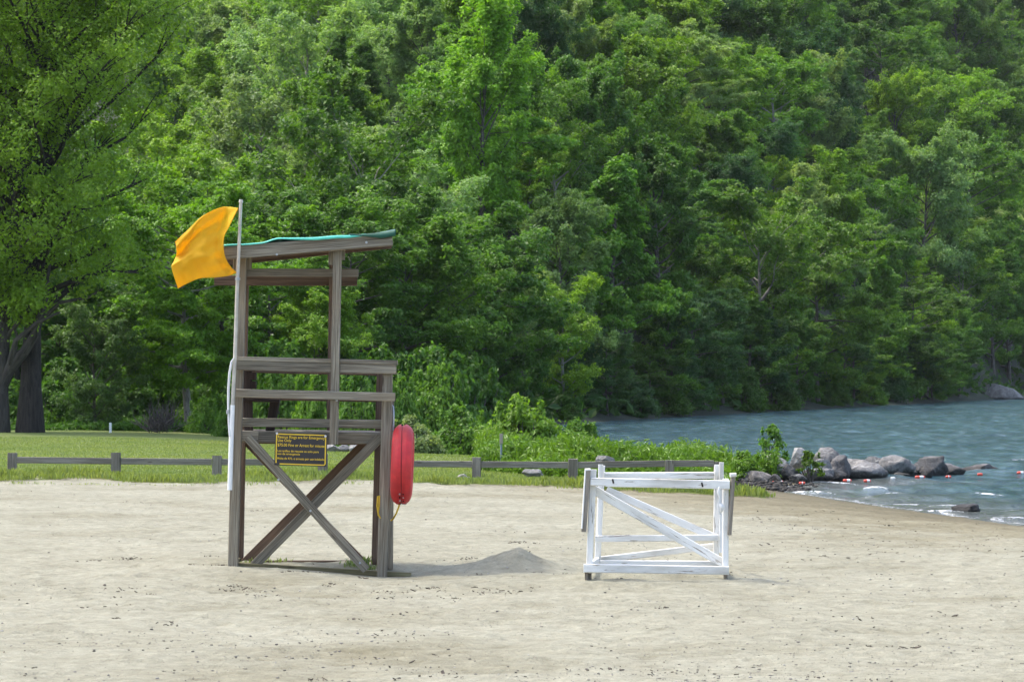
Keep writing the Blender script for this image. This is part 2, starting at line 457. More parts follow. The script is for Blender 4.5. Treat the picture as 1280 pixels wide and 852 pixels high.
# ------------------------------------------------------------------ terrain
WZ = -0.5
HAZE = 0.000045
def g2(px, py, z=WZ):
    p = G(px, py, z); return (p.x, p.y)
NEAR = [(70, 5), (30, 18), (15.5, 38), g2(1280, 657), g2(1200, 646), g2(1100, 633), g2(1010, 619), g2(955, 611),
        (6.2, 76.5), (7.2, 79.0), (7.0, 81.5), (4.6, 86), (1.6, 90), (-1.5, 96), (-2.8, 108), (-4.2, 128)]
FAR = [(-3.5, 140), g2(600, 537), g2(740, 527), g2(880, 519), g2(1010, 511.5), g2(1150, 504), g2(1280, 497)]
dx = FAR[-1][0] - FAR[-2][0]; dy = FAR[-1][1] - FAR[-2][1]
FAR += [(FAR[-1][0] + dx, FAR[-1][1] + dy), (FAR[-1][0] + 4 * dx, FAR[-1][1] + 3 * dy)]
LAKE = np.array(NEAR + FAR + [(400, 700), (400, 5)])

def lake_sd(x, y):
    """signed distance to the lake shore, positive on land"""
    x = np.asarray(x, dtype=np.float64); y = np.asarray(y, dtype=np.float64)
    d2 = np.full(x.shape, 1e18); inside = np.zeros(x.shape, dtype=bool)
    n = len(LAKE)
    for i in range(n):
        ax, ay = LAKE[i]; bx, by = LAKE[(i + 1) % n]
        ex, ey = bx - ax, by - ay
        t = np.clip(((x - ax) * ex + (y - ay) * ey) / (ex * ex + ey * ey), 0, 1)
        d2 = np.minimum(d2, (x - ax - t * ex) ** 2 + (y - ay - t * ey) ** 2)
        cond = ((ay > y) != (by > y))
        with np.errstate(divide='ignore', invalid='ignore'):
            xi = ex * (y - ay) / (ey if abs(ey) > 1e-9 else 1e-9) + ax
        inside ^= cond & (x < xi)
    d = np.sqrt(d2)
    return np.where(inside, -d, d)

def ys_of(x):
    """where the wooded slope begins, as a function of x"""
    fx = [-400, -60, -30, -14, -6] + [p[0] for p in FAR[1:]]
    fy = [205, 205, 200, 182, 158] + [p[1] for p in FAR[1:]]
    return np.interp(x, fx, fy)
MOUND = P(628, 692, 36.9)
TOWERC = P(470, 715, 34.9)
STAND = P(822, 728, 32.9)
# trodden sand: a height map of foot prints, stamped once and looked up
HX0, HY0, HST = -8.0, 19.0, 0.035
HNX, HNY = int(19 / HST), int(50 / HST)
HMAP = np.zeros((HNX, HNY), dtype=np.float32)
_fr = np.random.RandomState(77)
for _ in range(3600):
    cx, cy = _fr.uniform(0, HNX), _fr.uniform(0, HNY)
    a = _fr.uniform(0, 6.28); la, lb = _fr.uniform(.10, .17), _fr.uniform(.045, .085); dp = _fr.uniform(.006, .026)
    i0, i1, j0, j1 = int(max(0, cx - 9)), int(min(HNX, cx + 10)), int(max(0, cy - 9)), int(min(HNY, cy + 10))
    if i1 <= i0 or j1 <= j0: continue
    I, J = np.meshgrid(np.arange(i0, i1) - cx, np.arange(j0, j1) - cy, indexing='ij')
    I = I * HST; J = J * HST
    uu = (I * math.cos(a) + J * math.sin(a)) / la; vv = (-I * math.sin(a) + J * math.cos(a)) / lb
    rr2 = uu * uu + vv * vv
    HMAP[i0:i1, j0:j1] += dp * (-np.exp(-rr2 * 1.2) + .75 * np.exp(-(np.sqrt(rr2) - 1.25) ** 2 * 9))
def prints(x, y):
    i = np.clip((x - HX0) / HST, 0, HNX - 1.01); j = np.clip((y - HY0) / HST, 0, HNY - 1.01)
    i0 = i.astype(int); j0 = j.astype(int); fi = i - i0; fj = j - j0
    h = (HMAP[i0, j0] * (1 - fi) + HMAP[i0 + 1, j0] * fi) * (1 - fj) + (HMAP[i0, j0 + 1] * (1 - fi) + HMAP[i0 + 1, j0 + 1] * fi) * fj
    return np.where((x > HX0) & (x < HX0 + 18.9) & (y > HY0) & (y < HY0 + 49), h, 0)
def gz(x, y, fine=True):
    x = np.asarray(x, dtype=np.float64); y = np.asarray(y, dtype=np.float64)
    sd = lake_sd(x, y)
    t = np.clip(sd / 11, 0, 1); t = t * (2 - t)
    z = np.where(sd > 0, WZ + (-WZ) * t, np.maximum(WZ + sd * 0.10, -2.5))
    far = y > 120
    bank = np.clip(sd / 2.0, 0, 1)
    z = np.where(far & (sd > 0), WZ + 0.7 * bank, z)
    hs = np.clip(y - ys_of(x) - 7 - 0.012 * np.maximum(0, y - 150), 0, 300)
    z = z + np.where(y > 120, (0.28 + 0.002 * np.clip(x - 5, 0, 80)) * hs + 1.2 * np.clip(hs / 8, 0, 1) * (vn(x, y, 14, 5) + .5) + 2.2 * np.clip(hs / 20, 0, 1) * vn(x, y, 32, 6), 0)
    if fine:
        # sand relief: heaps, hollows and trodden texture, fading out on the lawn and under water
        k = np.clip((70 - y) / 6, 0, 1) * np.clip((sd + 0.3) / 1.5, 0, 1)
        z = z + k * (0.050 * vn(x, y, 2.6, 1) + 0.032 * vn(x, y, 0.9, 2) + 0.032 * vn(x, y, 0.38, 3) + 0.018 * vn(x, y, 0.16, 4) + prints(x, y))
        # wind-blown ridge to the right of the tower
        k5 = 35.4 / FPX
        cx = [(q - 640) * k5 for q in (500, 540, 572, 590, 615, 632, 650, 666, 690, 722)]
        crest = np.interp(x, cx, [0, .03, .06, .10, .15, .175, .215, .18, .095, 0]) * (1 + .5 * vn(x, y, .22, 12))
        v = y - 35.4 - .10 * vn(x, y * 0, .5, 13)
        z = z + crest * np.where(v < 0, np.exp(-(v / 0.60) ** 2), np.exp(-(v / 0.34) ** 2))
        # scooped out along the tower sill
        u = x - TOWERC.x; v = y - 34.9
        z = z * (1 - 0.75 * np.exp(-((u + .35) / 1.1) ** 2 - (v / 0.7) ** 2)) - 0.085 * np.exp(-((u - .15) / 0.75) ** 2 - (v / 0.75) ** 2)
        # the stand sits on a low heap, scooped out underneath
        u = x - STAND.x; v = y - STAND.y - 0.35
        z = z + 0.085 * np.exp(-(u / 1.1) ** 2 - (v / 0.7) ** 2) - 0.05 * np.exp(-((u - .1) / 0.6) ** 2 - ((v + 0.30) / 0.16) ** 2)
    return z
def gz1(x, y): return float(gz(np.array([x]), np.array([y]))[0])

def axis(segs):
    out = []
    for a, b, st in segs:
        n = max(1, int(round((b - a) / st)))
        out.append(np.linspace(a, b, n, endpoint=False))
    out.append(np.array([segs[-1][1]]))
    return np.concatenate(out)
def grid_mesh(name, xs, ys, zf, mat, keep=None):
    X, Y = np.meshgrid(xs, ys)
    Z = zf(X, Y)
    nx, ny = len(xs), len(ys)
    idx = np.arange(nx * ny).reshape(ny, nx)
    q = np.stack([idx[:-1, :-1], idx[:-1, 1:], idx[1:, 1:], idx[1:, :-1]], -1).reshape(-1, 4)
    if keep is not None:
        cx = (X[:-1, :-1] + X[1:, 1:]) / 2; cy = (Y[:-1, :-1] + Y[1:, 1:]) / 2
        q = q[keep(cx, cy).ravel()]
    V = np.stack([X, Y, Z], -1).reshape(-1, 3)
    used = np.unique(q); rem = np.full(len(V), -1); rem[used] = np.arange(len(used))
    return np_mesh(name, V[used], rem[q], mat, True)

xs = axis([(-700, -60, 40), (-60, -16, 3), (-16, -6, 0.35), (-6, 9, 0.04), (9, 16, 0.3), (16, 60, 3), (60, 900, 40)])
ys = axis([(-30, 15, 5), (15, 21, 0.3), (21, 46, 0.055), (46, 70, 0.11), (70, 112, 0.8), (112, 300, 4), (300, 640, 10), (640, 1000, 40)])
me = grid_mesh('ground', xs, ys, gz, M_SAND)
me.materials.append(M_FLOOR)
cen = np.empty(len(me.polygons) * 3, dtype=np.float32); me.polygons.foreach_get('center', cen); cen = cen.reshape(-1, 3)
me.polygons.foreach_set('material_index', (cen[:, 1] > 104).astype(np.int32))
ground = tag(link('ground', me), 'pale beach sand with pebbles rising into the wooded hillside', 'ground', kind='structure')

# lawn behind the rail fence
def lawn_front(x):
    return 61.4 + 0.10 * (x + 10) * 0.6 + 2.0 * vn(x, x * 0 + 3.3, 1.7, 8) + 0.8 * vn(x, x * 0 + 1.3, 0.5, 9)
def lawn_keep(x, y):
    back = 112 - np.clip((x + 5.5) * 2.4, 0, 22)
    return (y > lawn_front(x) + 0.5 * vn(x, y, 0.4, 11)) & (y < back) & (lake_sd(x, y) > 2.2) & (x > -60) & ~((vn(x, y, .9, 15) < -.27) & (y < lawn_front(x) + 3.2))
xs2 = axis([(-60, -14, 1.5), (-14, 7, 0.14)])
ys2 = axis([(58, 72, 0.14), (72, 113, 0.5)])
lawn = link('lawn', grid_mesh('lawn', xs2, ys2, lambda x, y: gz(x, y) + np.clip((y - lawn_front(x) - 0.35) * 0.05, -0.03, 0.02), M_LAWN, lawn_keep))
tag(lawn, 'mown green lawn behind the low rail fence', 'lawn', kind='structure')

# lake: one sheet, finer where the small waves break
def water_z(x, y):
    sd = -lake_sd(x, y)
    near = np.clip((150 - y) / 80, 0.6, 1)
    z = 0.05 * near * np.sin(1.9 * (y * 0.55 - x * 0.83) + 5 * vn(x, y, 6, 21)) + 0.16 * near * vn(x, y * .7, 1.4, 22) + 0.09 * near * vn(x, y * .7, 0.6, 23) + 0.16 * vn(x, y * .8, 3.4, 24) * (y > 85)
    return WZ + z * np.clip(sd / 1.5, 0.1, 1)
xs3 = axis([(-10, 1, 0.8), (1, 15, 0.14), (15, 60, 0.4), (60, 420, 20)])
ys3 = axis([(0, 48, 2), (48, 96, 0.14), (96, 180, 0.35), (180, 420, 1.0), (420, 900, 20)])
wm = grid_mesh('lake', xs3, ys3, water_z, M_WATER, lambda x, y: lake_sd(x, y) < 1.2)
co = np.empty(len(wm.vertices) * 3, dtype=np.float32); wm.vertices.foreach_get('co', co); co = co.reshape(-1, 3)
BREAKS = [(1040, 604, 0.75, .16), (1095, 612, 0.45, .14), (1115, 622, 0.45, .14), (1136, 630, 0.5, .15), (1270, 641, 0.65, .16),
          (1277, 578, 0.7, .25), (1234, 618, 0.4, .15), (1186, 634, 0.5, .16), (1258, 650, 0.6, .12), (1020, 616, 0.5, .1), (1176, 641, 0.6, .12)]
sdv = -lake_sd(co[:, 0], co[:, 1])
foam = 0.63 * np.exp(-((sdv - 0.15) / 0.22) ** 2) * (co[:, 1] < 78) + 0.42 * np.exp(-((sdv - 0.8) / 0.35) ** 2) * (co[:, 1] < 72)
for px, py, rx, ry in BREAKS:
    p = G(px, py, WZ)
    u = (co[:, 0] - p.x); v = (co[:, 1] - p.y)
    a = np.exp(-(u / rx) ** 2 - ((v + 0.25 * u) / (ry * 2.6)) ** 2)
    foam = np.maximum(foam, 0.88 * a); co[:, 2] += 0.05 * a
wm.vertices.foreach_set('co', co.ravel()); wm.update()
att = wm.attributes.new('foam', 'FLOAT', 'POINT'); att.data.foreach_set('value', foam.astype(np.float32))
att = wm.attributes.new('shallow', 'FLOAT', 'POINT')
att.data.foreach_set('value', (np.clip(1 - sdv / 4.0, 0, 1) * (co[:, 1] < 80)).astype(np.float32) * 0.8)
tag(link('lake', wm), 'wind ruffled teal lake water', 'water', kind='structure')

# the air over the lake: thin even haze in one closed box round camera and scene
hb = MB()
hx0, hx1, hy0, hy1, hz0, hz1 = -760, 960, -60, 1040, -6.0, 135.0
hb.add([(hx0, hy0, hz0), (hx1, hy0, hz0), (hx1, hy1, hz0), (hx0, hy1, hz0), (hx0, hy0, hz1), (hx1, hy0, hz1), (hx1, hy1, hz1), (hx0, hy1, hz1)],
       [[0, 3, 2, 1], [4, 5, 6, 7], [0, 1, 5, 4], [1, 2, 6, 5], [2, 3, 7, 6], [3, 0, 4, 7]])
hm_ = bpy.data.materials.new('haze_air'); hm_.use_nodes = True
hn = hm_.node_tree; hn.nodes.remove(hn.nodes['Principled BSDF'])
pv = hn.nodes.new('ShaderNodeVolumePrincipled'); pv.inputs['Color'].default_value = (0.90, 0.95, 1.0, 1); pv.inputs['Density'].default_value = HAZE
pv.inputs['Anisotropy'].default_value = 0.2
hn.links.new(pv.outputs[0], hn.nodes['Material Output'].inputs['Volume'])
tag(hb.build('haze', hm_), 'thin pale haze in the air over the lake and the hillside', 'haze', kind='stuff')

# ------------------------------------------------------------------ lifeguard tower
YT = 35.0
def px2m(p, Y): return p * Y / FPX
def plank(parent, name, a, b, wpx, Y, d, mat=None, Yb=None, label=None):
    """a board between two picture points lying at distance Y (far end at Yb)"""
    m = MB().beam(P(a[0], a[1], Y), P(b[0], b[1], Yb if Yb else Y), px2m(wpx, Y), d)
    o = m.build(name, mat or M_WOOD, parent)
    if label: o['label'] = label
    return o
base = P(390, 712, YT + 0.6)
tower = empty('lifeguard_tower', (base.x, base.y, 0), 'tall weathered grey wooden lifeguard tower with slanted roof standing on the sand', 'lifeguard tower')
YB = YT + 1.25
# legs
plank(tower, 'leg', (291, 716), (302, 318), 13, YT, 0.09)
plank(tower, 'leg', (477.5, 722), (485, 458), 12.5, YT - 0.02, 0.09)
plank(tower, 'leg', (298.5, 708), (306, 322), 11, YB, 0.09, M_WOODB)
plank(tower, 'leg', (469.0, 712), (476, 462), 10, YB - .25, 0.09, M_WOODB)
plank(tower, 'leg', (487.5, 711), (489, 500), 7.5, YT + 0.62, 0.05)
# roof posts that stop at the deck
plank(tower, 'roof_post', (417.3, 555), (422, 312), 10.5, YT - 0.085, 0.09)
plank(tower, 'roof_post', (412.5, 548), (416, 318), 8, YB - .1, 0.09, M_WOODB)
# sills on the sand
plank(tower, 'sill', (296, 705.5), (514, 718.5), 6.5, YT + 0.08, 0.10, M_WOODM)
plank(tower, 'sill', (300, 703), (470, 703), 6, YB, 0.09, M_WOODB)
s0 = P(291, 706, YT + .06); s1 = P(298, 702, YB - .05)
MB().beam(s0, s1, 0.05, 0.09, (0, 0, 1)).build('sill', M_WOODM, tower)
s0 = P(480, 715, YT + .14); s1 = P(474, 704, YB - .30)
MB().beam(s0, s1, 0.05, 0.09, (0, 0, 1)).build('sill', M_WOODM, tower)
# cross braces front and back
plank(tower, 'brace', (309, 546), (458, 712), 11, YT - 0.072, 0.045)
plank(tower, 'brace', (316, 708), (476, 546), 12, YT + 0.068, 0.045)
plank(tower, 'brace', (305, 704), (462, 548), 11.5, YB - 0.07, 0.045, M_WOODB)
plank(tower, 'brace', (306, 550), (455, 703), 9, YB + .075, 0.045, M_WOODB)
# rails of the front
plank(tower, 'rail', (295, 448), (497, 453), 5.5, YT - 0.015, 0.19, label='flat top board of the hand rail')
plank(tower, 'rail', (296.5, 456.5), (495.5, 461.5), 12, YT - 0.085, 0.04)
plank(tower, 'rail', (294.5, 491), (494, 496), 10.5, YT - 0.150, 0.04)
plank(tower, 'rail', (302, 527.5), (478, 530), 11, YT + 0.118, 0.04)
# back and side rails
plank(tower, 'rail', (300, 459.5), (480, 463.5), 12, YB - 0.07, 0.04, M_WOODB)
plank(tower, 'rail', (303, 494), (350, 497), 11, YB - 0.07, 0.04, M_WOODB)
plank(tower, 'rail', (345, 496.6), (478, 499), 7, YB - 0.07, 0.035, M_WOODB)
for ya, yb in ((456, 460), (491, 494)):
    a = P(299, ya, YT + .06); b = P(305, yb, YB - .1)
    MB().beam(a, b, 0.09, 0.04, (1, 0, 0)).build('rail', M_WOOD, tower)
# deck and joists
plank(tower, 'joist', (302, 545.5), (478, 548), 14, YT + 0.120, 0.045)
plank(tower, 'joist', (302, 544.5), (323, 545), 12.5, YT - 0.005, 0.05, label='short bluish grey block at the end of the joist')
plank(tower, 'joist', (304, 547), (474, 549), 14, YB + .02, 0.045, M_WOODB)
dk = MB()
c = P(390, 539, YT + .6); wdk = px2m(174, YT)
for i in range(8):
    yy = YT + 0.16 + i * 0.138
    dk.beam((c.x - wdk / 2, yy + .06, c.z), (c.x + wdk / 2, yy + .06, c.z - 0.012), 0.022, 0.128, (0, 1, 0))
dk.build('deck', M_WOOD, tower)
# roof: rafters, sheathing and the loose membrane
def Lp(a, b, t): return a.lerp(b, t)
YR0, YR1 = YT - 0.20, YB + 0.45
plank(tower, 'rafter', (280, 316.5), (490.5, 299), 16.5, YR0, 0.045)
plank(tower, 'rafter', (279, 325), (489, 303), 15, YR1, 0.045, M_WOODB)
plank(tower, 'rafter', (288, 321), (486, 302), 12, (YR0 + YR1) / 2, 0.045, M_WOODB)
ntl = P(279.5, 308.5, YR0); ntr = P(493, 291, YR0); ftl = P(279.5, 317.0, YR1); ftr = P(491, 294, YR1)
sh = MB()
nb = 12
for i in range(nb):
    t0 = i / nb + 0.004; t1 = (i + 1) / nb - 0.004
    a0 = Lp(ntl, ntr, t0); a1 = Lp(ntl, ntr, t1); b0 = Lp(ftl, ftr, t0); b1 = Lp(ftl, ftr, t1)
    dn = Vector((0, 0, -0.022))
    vs = [a0, a1, b1, b0] + [q + dn for q in (a0, a1, b1, b0)]
    u = rnd.uniform(0, 20); W = (a1 - a0).length; Lb = (b0 - a0).length
    qd = [[(u, u), (u, u + W), (u + Lb, u + W), (u + Lb, u)]]
    sh.add(vs, [[0, 1, 2, 3], [7, 6, 5, 4], [0, 4, 5, 1], [1, 5, 6, 2], [2, 6, 7, 3], [3, 7, 4, 0]], qd * 6)
roof = sh.build('roof', M_WOODB, tower)
# membrane: a wavy sheet with an uneven front lip
def membrane(t0, t1, lip, mat, name, lift, extra):
    nu, nv = 40, 10
    vs, fs = [], []
    for i in range(nu + 1):
        t = t0 + (t1 - t0) * i / nu
        for j in range(-1, nv + 1):
            s = max(j, 0) / nv
            a = Lp(Lp(ntl, ntr, t), Lp(ftl, ftr, t), s)
            z = lift + 0.007 * math.sin(t * 19 + 1.0) + 0.016 * math.exp(-((t - 0.31) / 0.05) ** 2) - 0.008 * math.sin(t * 9) + 0.012 * math.sin(6 * s + 5 * t)
            z = max(z, 0.008)
            p = a + Vector((0, 0, z))
            if j == 0: p = a + Vector((0, -0.030, z))
            if j == -1: p = a + Vector((0, -0.036 - extra, z - max(0.004, lip(t))))
            vs.append(p)
    for i in range(nu):
        for j in range(nv + 1):
            k = i * (nv + 2) + j
            fs.append([k, k + nv + 2, k + nv + 3, k + 1])
    m = MB(); m.add(vs, fs, None, True)
    o = m.build(name, mat, roof)
    md = o.modifiers.new('thick', 'SOLIDIFY'); md.thickness = 0.006; md.offset = 1
    return o
membrane(-0.004, 0.84, lambda t: 0.012 + 0.016 * max(0, math.sin((t - .36) * 6.0)), M_TARP, 'roof_membrane', 0.010, 0.0)
membrane(0.74, 1.008, lambda t: 0.052 * min(1, max(0, (t - 0.76) / 0.16)), M_TARPD, 'roof_membrane', 0.026, 0.006)
# headers under the roof
plank(tower, 'header', (304, 340.5), (448, 341), 10, YT + 0.072, 0.045)
plank(tower, 'header', (268, 350.5), (446.5, 351), 12.5, YB - 0.07, 0.045, M_WOODB)
# small blocks that hold the rafters
for (x, y0, y1, Y, wd) in ((310, 320, 336, YT + .02, 9), (294, 322, 340, YT + .05, 6), (413.5, 313, 331, YT - .02, 6), (428.5, 312, 325, YT - .02, 5)):
    plank(tower, 'block', (x, y1), (x + .5, y0), wd, Y, 0.05)
# bent metal hook on the corner post
hk = MB()
hk.tube([P(488.5, 512, YT + .03), P(489.5, 506, YT + .02), P(491.2, 508, YT - .01), P(492, 520, YT - .01), P(491.5, 538, YT - .01)], 0.012, 8)
hk.build('hook', M_METAL, tower)
# bolt heads on the woodwork
for (x, y, Y) in ((348, 599, YT - .097), (388, 638, YT - .097), (450, 703, YT - .097), (346, 318, YR0 - .025), (458, 303, YR0 - .025), (421, 500, YT - .135)):
    b_ = MB(); p = P(x, y, Y)
    b_.tube([p, p + Vector((0, -0.008, 0))], 0.012, 8)
    b_.build('bolt', M_METAL, tower)

# guard's seat on the deck
sp_ = P(330, 536, YT + .7)
seat = empty('guard_seat', (sp_.x, sp_.y, sp_.z), 'dark brown wooden guard seat on the tower deck behind the rails', 'seat')
for Y in (YT + .45, YT + .95):
    plank(seat, 'leg', (343.5 if Y < YT + .6 else 345, 499), (337, 541), 11, Y, 0.05, M_WOODD)
    plank(seat, 'leg', (311, 541), (308 if Y < YT + .6 else 309, 458), 11, Y, 0.06, M_WOODD)
sm = MB()
for i in range(4):
    Y = YT + .42 + i * .15
    sm.beam(P(306, 499.5, Y), P(350, 500.5, Y), 0.035, 0.14)
sm.build('seat', M_WOODD, seat)
bkm = MB()
for k in range(3):
    y = 459 + k * 11
    bkm.beam(P(316, y, YT + .40), P(317, y, YT + 1.0), 0.075, 0.06, (1, 0, 0))
bkm.build('backrest', M_WOODD, seat)

# ------------------------------------------------------------------ warning sign
SY = YT - 0.125
sgp = P(376, 561, SY)
sign = empty('warning_sign', tuple(sgp), 'small dark rescue ring sign with yellow border screwed to the tower front', 'sign')
tl, tr_, br, bl = P(344, 540, SY), P(409.2, 542.2, SY), P(408.3, 582.8, SY), P(343, 581, SY)
ex = ((tr_ - tl) + (br - bl)) / 2; W_ = ex.length; ex.normalize()
ez = ((tl - bl) + (tr_ - br)) / 2; H_ = ez.length; ez.normalize()
O_ = (tl + tr_ + br + bl) / 4
MB().beam(O_ - ex * W_ / 2, O_ + ex * W_ / 2, H_, 0.012).build('sign_board', M_SIGN, sign)
def sp2(u, v, off=0.009): return O_ + ex * (u * W_) + ez * (v * H_) + Vector((0, -off, 0))
bd = MB()
loop = []
ins_u, ins_v, rr = 0.47, 0.455, 0.03
def arc(cx, cy, a0, a1):
    return [(cx + rr * math.cos(R_(a)), cy + rr * 1.55 * math.sin(R_(a))) for a in range(a0, a1 + 1, 30)] if a1 > a0 else [(cx + rr * math.cos(R_(a)), cy + rr * 1.55 * math.sin(R_(a))) for a in range(a0, a1 - 1, -30)]
loop += [(-0.40, -ins_v), (ins_u - rr, -ins_v)] + arc(ins_u - rr, -ins_v + rr * 1.55, 270, 360)
loop += arc(ins_u - rr, ins_v - rr * 1.55, 0, 90) + arc(-ins_u + rr, ins_v - rr * 1.55, 90, 180) + [(-ins_u, -0.43)]
th = 0.0055
vs = []; fs = []
pts = [sp2(u, v) for u, v in loop]
for i, p in enumerate(pts):
    t = (pts[min(i + 1, len(pts) - 1)] - pts[max(0, i - 1)]).normalized()
    nn = t.cross(Vector((0, 1, 0))).normalized()
    for sgn in (-1, 1):
        for dd in (0, -0.002):
            vs.append(p + nn * th * sgn + Vector((0, dd, 0)))
for i in range(len(pts) - 1):
    a, b = i * 4, i * 4 + 4
    fs += [[a + 1, a + 3, b + 3, b + 1], [a, b, b + 2, a + 2], [a, a + 1, b + 1, b], [a + 2, b + 2, b + 3, a + 3]]
bd.add(vs, fs); bd.build('border', M_SYEL, sign)
for u, v in ((-0.465, 0.47), (0.465, 0.43)):
    m = MB(); p = sp2(u, v, 0.006); m.tube([p, p + Vector((0, -0.009, 0))], 0.012, 10); m.build('screw', M_SCREW, sign)
LINES = [("Rescue Rings are for Emergency", 0.330, 0.083, 0.90), ("Use Only", 0.225, 0.083, None), ("$75.00 Fine or Arrest for misuse", 0.085, 0.083, 0.90),
         ("Los anillos de rescate es solo para", -0.085, 0.062, 0.79), ("uso de emergencia", -0.175, 0.062, None), ("Multa de $75. o arresto por uso indebido", -0.315, 0.062, 0.90)]
Rm = Matrix((ex, ez, ex.cross(ez))).transposed().to_4x4()
for txt, v, hgt, wd in LINES:
    cu = bpy.data.curves.new('lettering', 'FONT'); cu.body = txt; cu.size = hgt * H_ * 1.45; cu.extrude = 0.001; cu.offset = 0.0004
    to = bpy.data.objects.new('lettering', cu); COL.objects.link(to)
    bpy.context.view_layer.update()
    w0 = to.dimensions.x
    me = bpy.data.meshes.new_from_object(to.evaluated_get(bpy.context.evaluated_depsgraph_get()))
    bpy.data.objects.remove(to); bpy.data.curves.remove(cu)
    if wd: SX = wd * W_ / w0; lastsx = SX
    else: SX = lastsx
    me.transform(Matrix.Diagonal((SX, 1, 1, 1)))
    me.transform(Matrix.Translation(sp2(-0.45, v, 0.0085)) @ Rm)
    me.materials.clear(); me.materials.append(M_SYEL)
    me.name = 'lettering'
    link('lettering', me, sign)

# ------------------------------------------------------------------ flag pole and flag
fp = P(290, 612, YT - .275)
pole = empty('flag_pole', tuple(fp), 'thin grey flag pole lashed to the left tower post', 'flag pole')
YP = YT - 0.275
MB().tube([P(290.0, 520, YP), P(293.5, 450, YP), P(297.2, 345, YP), P(301.2, 251, YP)], [0.019, 0.018, 0.017, 0.016], 10).build('pole', M_POLE, pole)
cap = MB(); cap.tube([P(301.1, 253, YP), P(301.3, 249.5, YP)], [0.022, 0.017], 10); cap.build('cap', M_POLE, pole)
MB().tube([P(287.2, 612, YP), P(289.2, 545, YP), P(290.8, 506, YP)], [0.024, 0.024, 0.022], 12).build('sleeve', M_SLEEVE, pole)
hl = MB()
hl.tube([P(292.5, 447, YP - .02), P(289.5, 452, YP - .02), P(287, 466, YP), P(285.6, 486, YP), P(285.3, 505, YP), P(286, 530, YP), P(287, 545, YP - .03)], [0.006, .012, 0.014, 0.014, .012, 0.010, 0.008], 8)
hl.build('halyard', M_WROPE, pole)
cl = MB(); cl.tube([P(284.8, 512, YP), P(285.0, 517, YP)], 0.018, 8); cl.build('clamp', M_METAL, pole)
br_ = MB(); br_.tube([P(297.0, 347, YP - .025), P(297.1, 350, YP - .025)], 0.026, 10); br_.build('clamp', M_METAL, pole)

def bez(pts, t):
    """smooth polyline through points"""
    n = len(pts) - 1; f = min(max(t, 0), 1) * n; i = min(int(f), n - 1); u = f - i
    p0 = pts[max(i - 1, 0)]; p1 = pts[i]; p2 = pts[i + 1]; p3 = pts[min(i + 2, n)]
    return tuple(0.5 * ((2 * b) + (-a + c) * u + (2 * a - 5 * b + 4 * c - d) * u * u + (-a + 3 * b - 3 * c + d) * u ** 3) for a, b, c, d in zip(p0, p1, p2, p3))
TOP = [(297.5, 260), (287, 258.6), (275, 259.5), (253, 270), (236, 286), (219, 302)]
BOT = [(296, 341), (284, 345), (266, 347), (250, 348), (237, 353), (222.5, 360.5)]
HOIST = [(297.5, 260), (286.5, 282), (279.5, 297), (280.0, 318), (287.5, 333), (296, 341)]
FLY = [(219, 302), (220.2, 310), (220.5, 318), (217, 327), (214.5, 335), (222.5, 360.5)]
nu, nv = 46, 46
vs, fs, uvs = [], [], []
for i in range(nu + 1):
    s = i / nu
    for j in range(nv + 1):
        t = j / nv
        tp, bt, hs, fl = bez(TOP, s), bez(BOT, s), bez(HOIST, t), bez(FLY, t)
        q = [(1 - t) * tp[k] + t * bt[k] + (1 - s) * hs[k] + s * fl[k] - ((1 - s) * (1 - t) * TOP[0][k] + s * (1 - t) * TOP[-1][k] + (1 - s) * t * BOT[0][k] + s * t * BOT[-1][k]) for k in (0, 1)]
        wv = 0.10 * s + 0.075 * math.sin(6.0 * s + 2.2 * t + 0.6) * min(1, 4 * s + .15) + 0.05 * math.sin(10 * t - 3.5 * s) * s + 0.035 * math.exp(-((t - 0.72 + 0.25 * s) / 0.06) ** 2) * s
        wv += 0.010 * math.sin(26 * s + 8 * t + 2 * math.sin(5 * t)) * min(1, 2 * s) + 0.006 * math.sin(34 * t - 14 * s)
        wv -= 0.10 * math.sin(math.pi * t) * (1 - s) ** 2
        vs.append(P(q[0], q[1], YP + wv))
for i in range(nu):
    for j in range(nv):
        k = i * (nv + 1) + j
        fs.append([k, k + nv + 1, k + nv + 2, k + 1])
fm = MB(); fm.add(vs, fs, None, True)
flag = fm.build('warning_flag', M_FLAG)
tag(flag, 'plain bright yellow flag blowing left from the pole', 'flag')
md = flag.modifiers.new('cloth', 'SOLIDIFY'); md.thickness = 0.003
hm = MB()
hm.tube([vs[j] for j in range(0, nv + 1, 3)] + [vs[nv]], 0.006, 6)
hm.build('hem', M_FLAG, flag)

